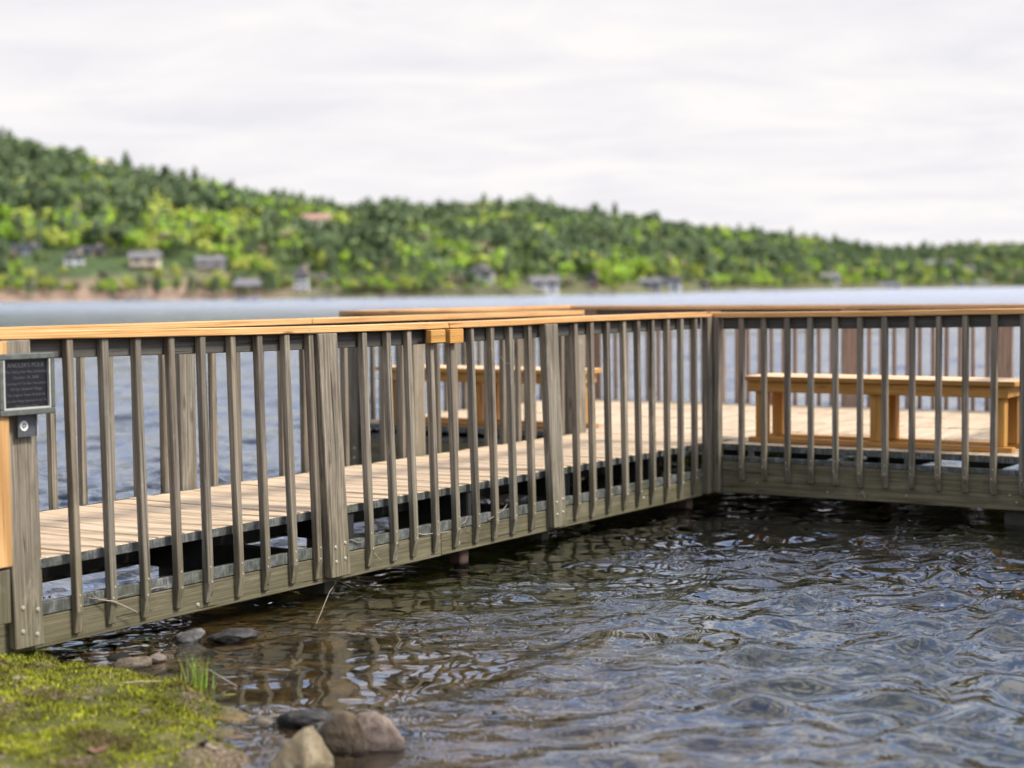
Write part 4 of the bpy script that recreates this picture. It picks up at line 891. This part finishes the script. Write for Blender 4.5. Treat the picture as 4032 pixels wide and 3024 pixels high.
# ------------------------------------------------------------------ trees
def leaf_tree_mat(name, dark, lite, tr=0.0):
    t = NT(name); r = t.attr('rnd').outputs['Fac']; oi = t.n('ShaderNodeObjectInfo'); c = t.mix(r, dark, lite)
    t.col(t.mix(0.5, c, t.mix(1.0, c, t.ramp(oi.outputs['Random'], [(0, .7), (1, 1.3)]), 'MULTIPLY'))); t.rough(0.8); t.p.inputs['Specular IOR Level'].default_value = 0.1; return t.m
TK = [('dark_pine', (0.055, 0.084, 0.042), (0.160, 0.205, 0.092)), ('dull_green_tree', (0.085, 0.125, 0.045), (0.21, 0.26, 0.10)), ('bright_green_tree', (0.15, 0.26, 0.025), (0.38, 0.52, 0.075)),
      ('yellow_green_tree', (0.24, 0.28, 0.045), (0.50, 0.53, 0.12)), ('budding_brown_tree', (0.13, 0.11, 0.06), (0.33, 0.28, 0.17))]
TM = [leaf_tree_mat(n.replace('_', ' '), a, b) for n, a, b in TK]; M_trunk = flat('bark', (0.10, 0.075, 0.055))
def crown(kind, seed, nq, qs):
    rs = np.random.RandomState(seed); P, Nn = [], []
    if kind == 0 and seed % 3 == 0:
        t = rs.rand(nq)**0.75; h = 0.12+0.88*t; rad = 0.30*(1-t)**0.75*(0.55+0.5*rs.rand(nq))+0.02; a = rs.rand(nq)*6.283
        P = np.stack([rad*np.cos(a), rad*np.sin(a), h], -1); Nn = np.stack([np.cos(a), np.sin(a), 0.5+rs.rand(nq)*.6], -1)
    else:
        nl = 9; c = rs.normal(0, 1, (nl, 3)); c /= np.linalg.norm(c, axis=1)[:, None]; c = c*np.array([.24, .24, .22])*rs.uniform(.5, 1.1, (nl, 1))+np.array([0, 0, .62]); rr = rs.uniform(.14, .24, nl)
        k = rs.randint(0, nl, nq); d = rs.normal(0, 1, (nq, 3)); d /= np.linalg.norm(d, axis=1)[:, None]; P = c[k]+d*(rr[k]*rs.uniform(.7, 1.05, nq))[:, None]; Nn = d
    if kind == 0 and seed % 3: P = (P-np.array([0, 0, .62]))*np.array([.72, .72, 1.15])+np.array([0, 0, .62])
    Nn = Nn+rs.normal(0, .45, Nn.shape); Nn /= np.linalg.norm(Nn, axis=1)[:, None]
    a = np.cross(Nn, rs.normal(0, 1, Nn.shape)); a /= np.linalg.norm(a, axis=1)[:, None]; b = np.cross(Nn, a); s = qs*rs.uniform(.6, 1.3, nq)[:, None]
    V = np.stack([P-a*s-b*s*.7, P+a*s-b*s*.6, P+a*s*.8+b*s, P-a*s*.7+b*s*.8], 1).reshape(-1, 3); return V, rs.rand(nq)
def tpoints(n, pxr, smin, smax, rs):
    px_ = rs.uniform(pxr[0], pxr[1], n); s = smin+(smax-smin)*rs.rand(n)**0.8; r0, r1, _ = hill_params(px_); Y = r0+s*(r1-r0); return px_, s, (px_-2016)/FPX*Y, Y
rs = np.random.RandomState(5)
px1_, s1, X1, Y1 = tpoints(16500, (-2200, 6300), 0.008, 1.06, rs)
# an extra fringe of trees along the water
px2_, s2, X2, Y2 = tpoints(2600, (-2200, 6300), 0.002, 0.07, rs)
pxt = np.concatenate([px1_, px2_]); st_ = np.concatenate([s1, s2]); Xt = np.concatenate([X1, X2]); Yt = np.concatenate([Y1, Y2]); Zt = hill_h(pxt, Yt)
R = rs.rand(len(pxt)); patch = vnoise(Xt, Yt, 60, seed=14)
low = np.clip(1-st_/0.32, 0, 1)
pb_ = np.clip(0.31+0.24*low+0.32*patch, .06, .9); pdk = np.clip(0.30-0.22*low-0.34*patch, .04, .9)
pdk = np.where((pxt < 900) & (st_ > .3) & (st_ < .93), pdk+.25, pdk); pb_ = np.where((pxt < 1300) & (st_ > .9), pb_+.35, pb_); pdk = np.where(st_ > .80, pdk*.16, pdk); band = (pxt < 1050) & (Zt > 9) & (Zt < 24); pb_ = np.where(band, .72, pb_); pdk = np.where(band, .12, pdk)
kind = np.where(R < pdk, 0, np.where(R < pdk+pb_*.5, 2, np.where(R < pdk+pb_*.95, 3, np.where(rs.rand(len(R)) < .13+.2*low, 4, 1))))
dist_s = Yt/500.0; hgt = np.where(kind == 0, rs.uniform(6.0, 10.5, len(R)), rs.uniform(4.0, 8.2, len(R)))*np.clip(dist_s, .85, 1.5)**.6
keep = np.ones(len(R), bool)
keep &= ~((pxt < 850) & (Zt < 9.5) & (rs.rand(len(R)) < .50))                          # bare slopes on the left
keep &= (Zt > 0.35); hgt = np.where(st_ > .85, hgt*.82, hgt); hgt = np.where(Zt < 3.0, hgt*.6, hgt)
for (hx, hy, hr, ht, hp) in houses:                                                   # leave the houses a view of the lake
    keep &= ~((np.abs((pxt-hp)*hy/FPX) < hr*0.9+2.0) & (Yt < hy+12) & (Yt > hy-60) & (Zt+hgt > 0) & ((Yt > hy-20) | (rs.rand(len(R)) < .6)))
pxt, Xt, Yt, Zt, kind, hgt, st_ = [q[keep] for q in (pxt, Xt, Yt, Zt, kind, hgt, st_)]
inview = (pxt > -150) & (pxt < 4180); order = np.argsort(np.where(inview, Yt-hgt*12, 1e9)); NI = 280; ind = order[:NI]; rest = order[NI:]
# individual trees nearest the water
KL = ['dark pine on the far shore', 'dull green tree on the far shore', 'bright green spring tree on the far shore', 'yellow green budding tree on the far shore', 'brown barely budding tree on the far shore']
protoC = {}
for k in range(5):
    for v in range(3):
        Vc, rr = crown(k, 100+k*7+v, 420, 0.034 if k else 0.038); me = mesh_np('crown', Vc, np.arange(len(Vc)).reshape(-1, 4), TM[k], attrs={'rnd': rr}, link=False); protoC[(k, v)] = me
m = MB(); m.tube([(0, 0, -.06), (0.004, 0, .3), (-.006, .004, .6), (0, 0, .8)], [.022, .017, .011, .004], 6)
for a_ in range(5): m.tube([(0, 0, .35+.07*a_), (.13*math.cos(a_*2.2), .13*math.sin(a_*2.2), .50+.07*a_)], [.008, .003], 4)
tr_o = m.build('trunk', M_trunk); TRK = tr_o.data; bpy.data.objects.remove(tr_o)
HN = sorted([(h_[4], o_['label'].split(' with ')[0].split(' half ')[0]) for h_, o_ in zip(houses, [o for o in COL.objects if o.name.split('.')[0] == 'house'])])
def near_house(px_):
    c_, nm_ = min(HN, key=lambda q: abs(q[0]-px_)); return ('just left of the ' if px_ < c_-25 else 'just right of the ' if px_ > c_+25 else 'in line with the ')+nm_
def tlabel(k, px_, h_):
    w_ = (KL[k].replace(' on the far shore', '')+' '+near_house(px_)).split(); return ' '.join((['tall'] if h_ > 9 else ['low'] if h_ < 5 else [])+w_)[:400]
for i_ in ind:
    k = int(kind[i_]); h = float(hgt[i_]); r = empty(TK[k][0], (float(Xt[i_]), float(Yt[i_]), float(Zt[i_])-.2), random.random()*6.28); r.scale = (h*random.uniform(.9, 1.15),)*2+(h,)
    tag(r, ' '.join(tlabel(k, float(pxt[i_]), h).split()[:16]), 'tree', KL[k].replace('tree', 'trees').replace('pine', 'pines')+' of the first row')
    inst('crown', protoC[(k, random.randrange(3))], r, (0, 0, 0)); inst('trunk', TRK, r, (0, 0, 0))
# the rest of the wood as one mass
tmpl = {}
for k in range(5):
    for v in range(4): tmpl[(k, v)] = crown(k, 300+k*7+v, 84, 0.070 if k else 0.066)
Vs, Ms, Rr = [], [], []
for i_ in rest:
    k = int(kind[i_]); v, rr = tmpl[(k, i_ % 4)]; h = hgt[i_]; an = (i_*2.399) % 6.283; ca, sa = math.cos(an), math.sin(an); w_ = h*(0.9+.3*((i_*0.618) % 1)); 
    if k == 0: w_ *= 1.05
    x = v[:, 0]*w_; y = v[:, 1]*w_
    Vs.append(np.stack([x*ca-y*sa+Xt[i_], x*sa+y*ca+Yt[i_], v[:, 2]*h+Zt[i_]], -1)); Ms.append(np.full(len(rr), k)); Rr.append(np.clip(rr*.6+.4*((i_*.7548) % 1), 0, 1))
V = np.concatenate(Vs); F = np.arange(len(V)).reshape(-1, 4)
tag(mesh_np('forest', V, F, TM, mi=np.concatenate(Ms), attrs={'rnd': np.concatenate(Rr)}), 'spring forest covering the far hills', 'forest', kind='stuff')
# a few tall dark pines that stand above the ridge
for (x, top, hpx) in ((512, 600, 75), (742, 668, 70), (775, 660, 66), (823, 690, 60), (350, 590, 40), (1105, 745, 60), (1160, 755, 55), (1567, 782, 40), (1917, 762, 40), (2345, 795, 52), (2426, 800, 56), (3118, 895, 44), (3215, 915, 36), (3290, 920, 36), (3640, 945, 40), (3850, 940, 42)):
    r0, r1, zr = hill_params(np.float64(x)); Y = float(r1); X = (x-2016)/FPX*Y; ztop = float(CAMZ+Y*(yh(x)-top)/FPX); zg = float(hill_h(np.float64(x), np.float64(Y))); h = max(7.0, min(hpx*Y/FPX*2.2, ztop-zg))
    r = empty('tall_pine', (X, Y, ztop-h), random.random()*6.28); r.scale = (h*.8, h*.8, h); tag(r, ' '.join(('tall dark ridge line pine '+near_house(x)).split()[:16]), 'tree', 'tall dark pines on the ridge line')
    inst('crown', protoC[(0, random.randrange(3))], r, (0, 0, 0)); inst('trunk', TRK, r, (0, 0, 0))
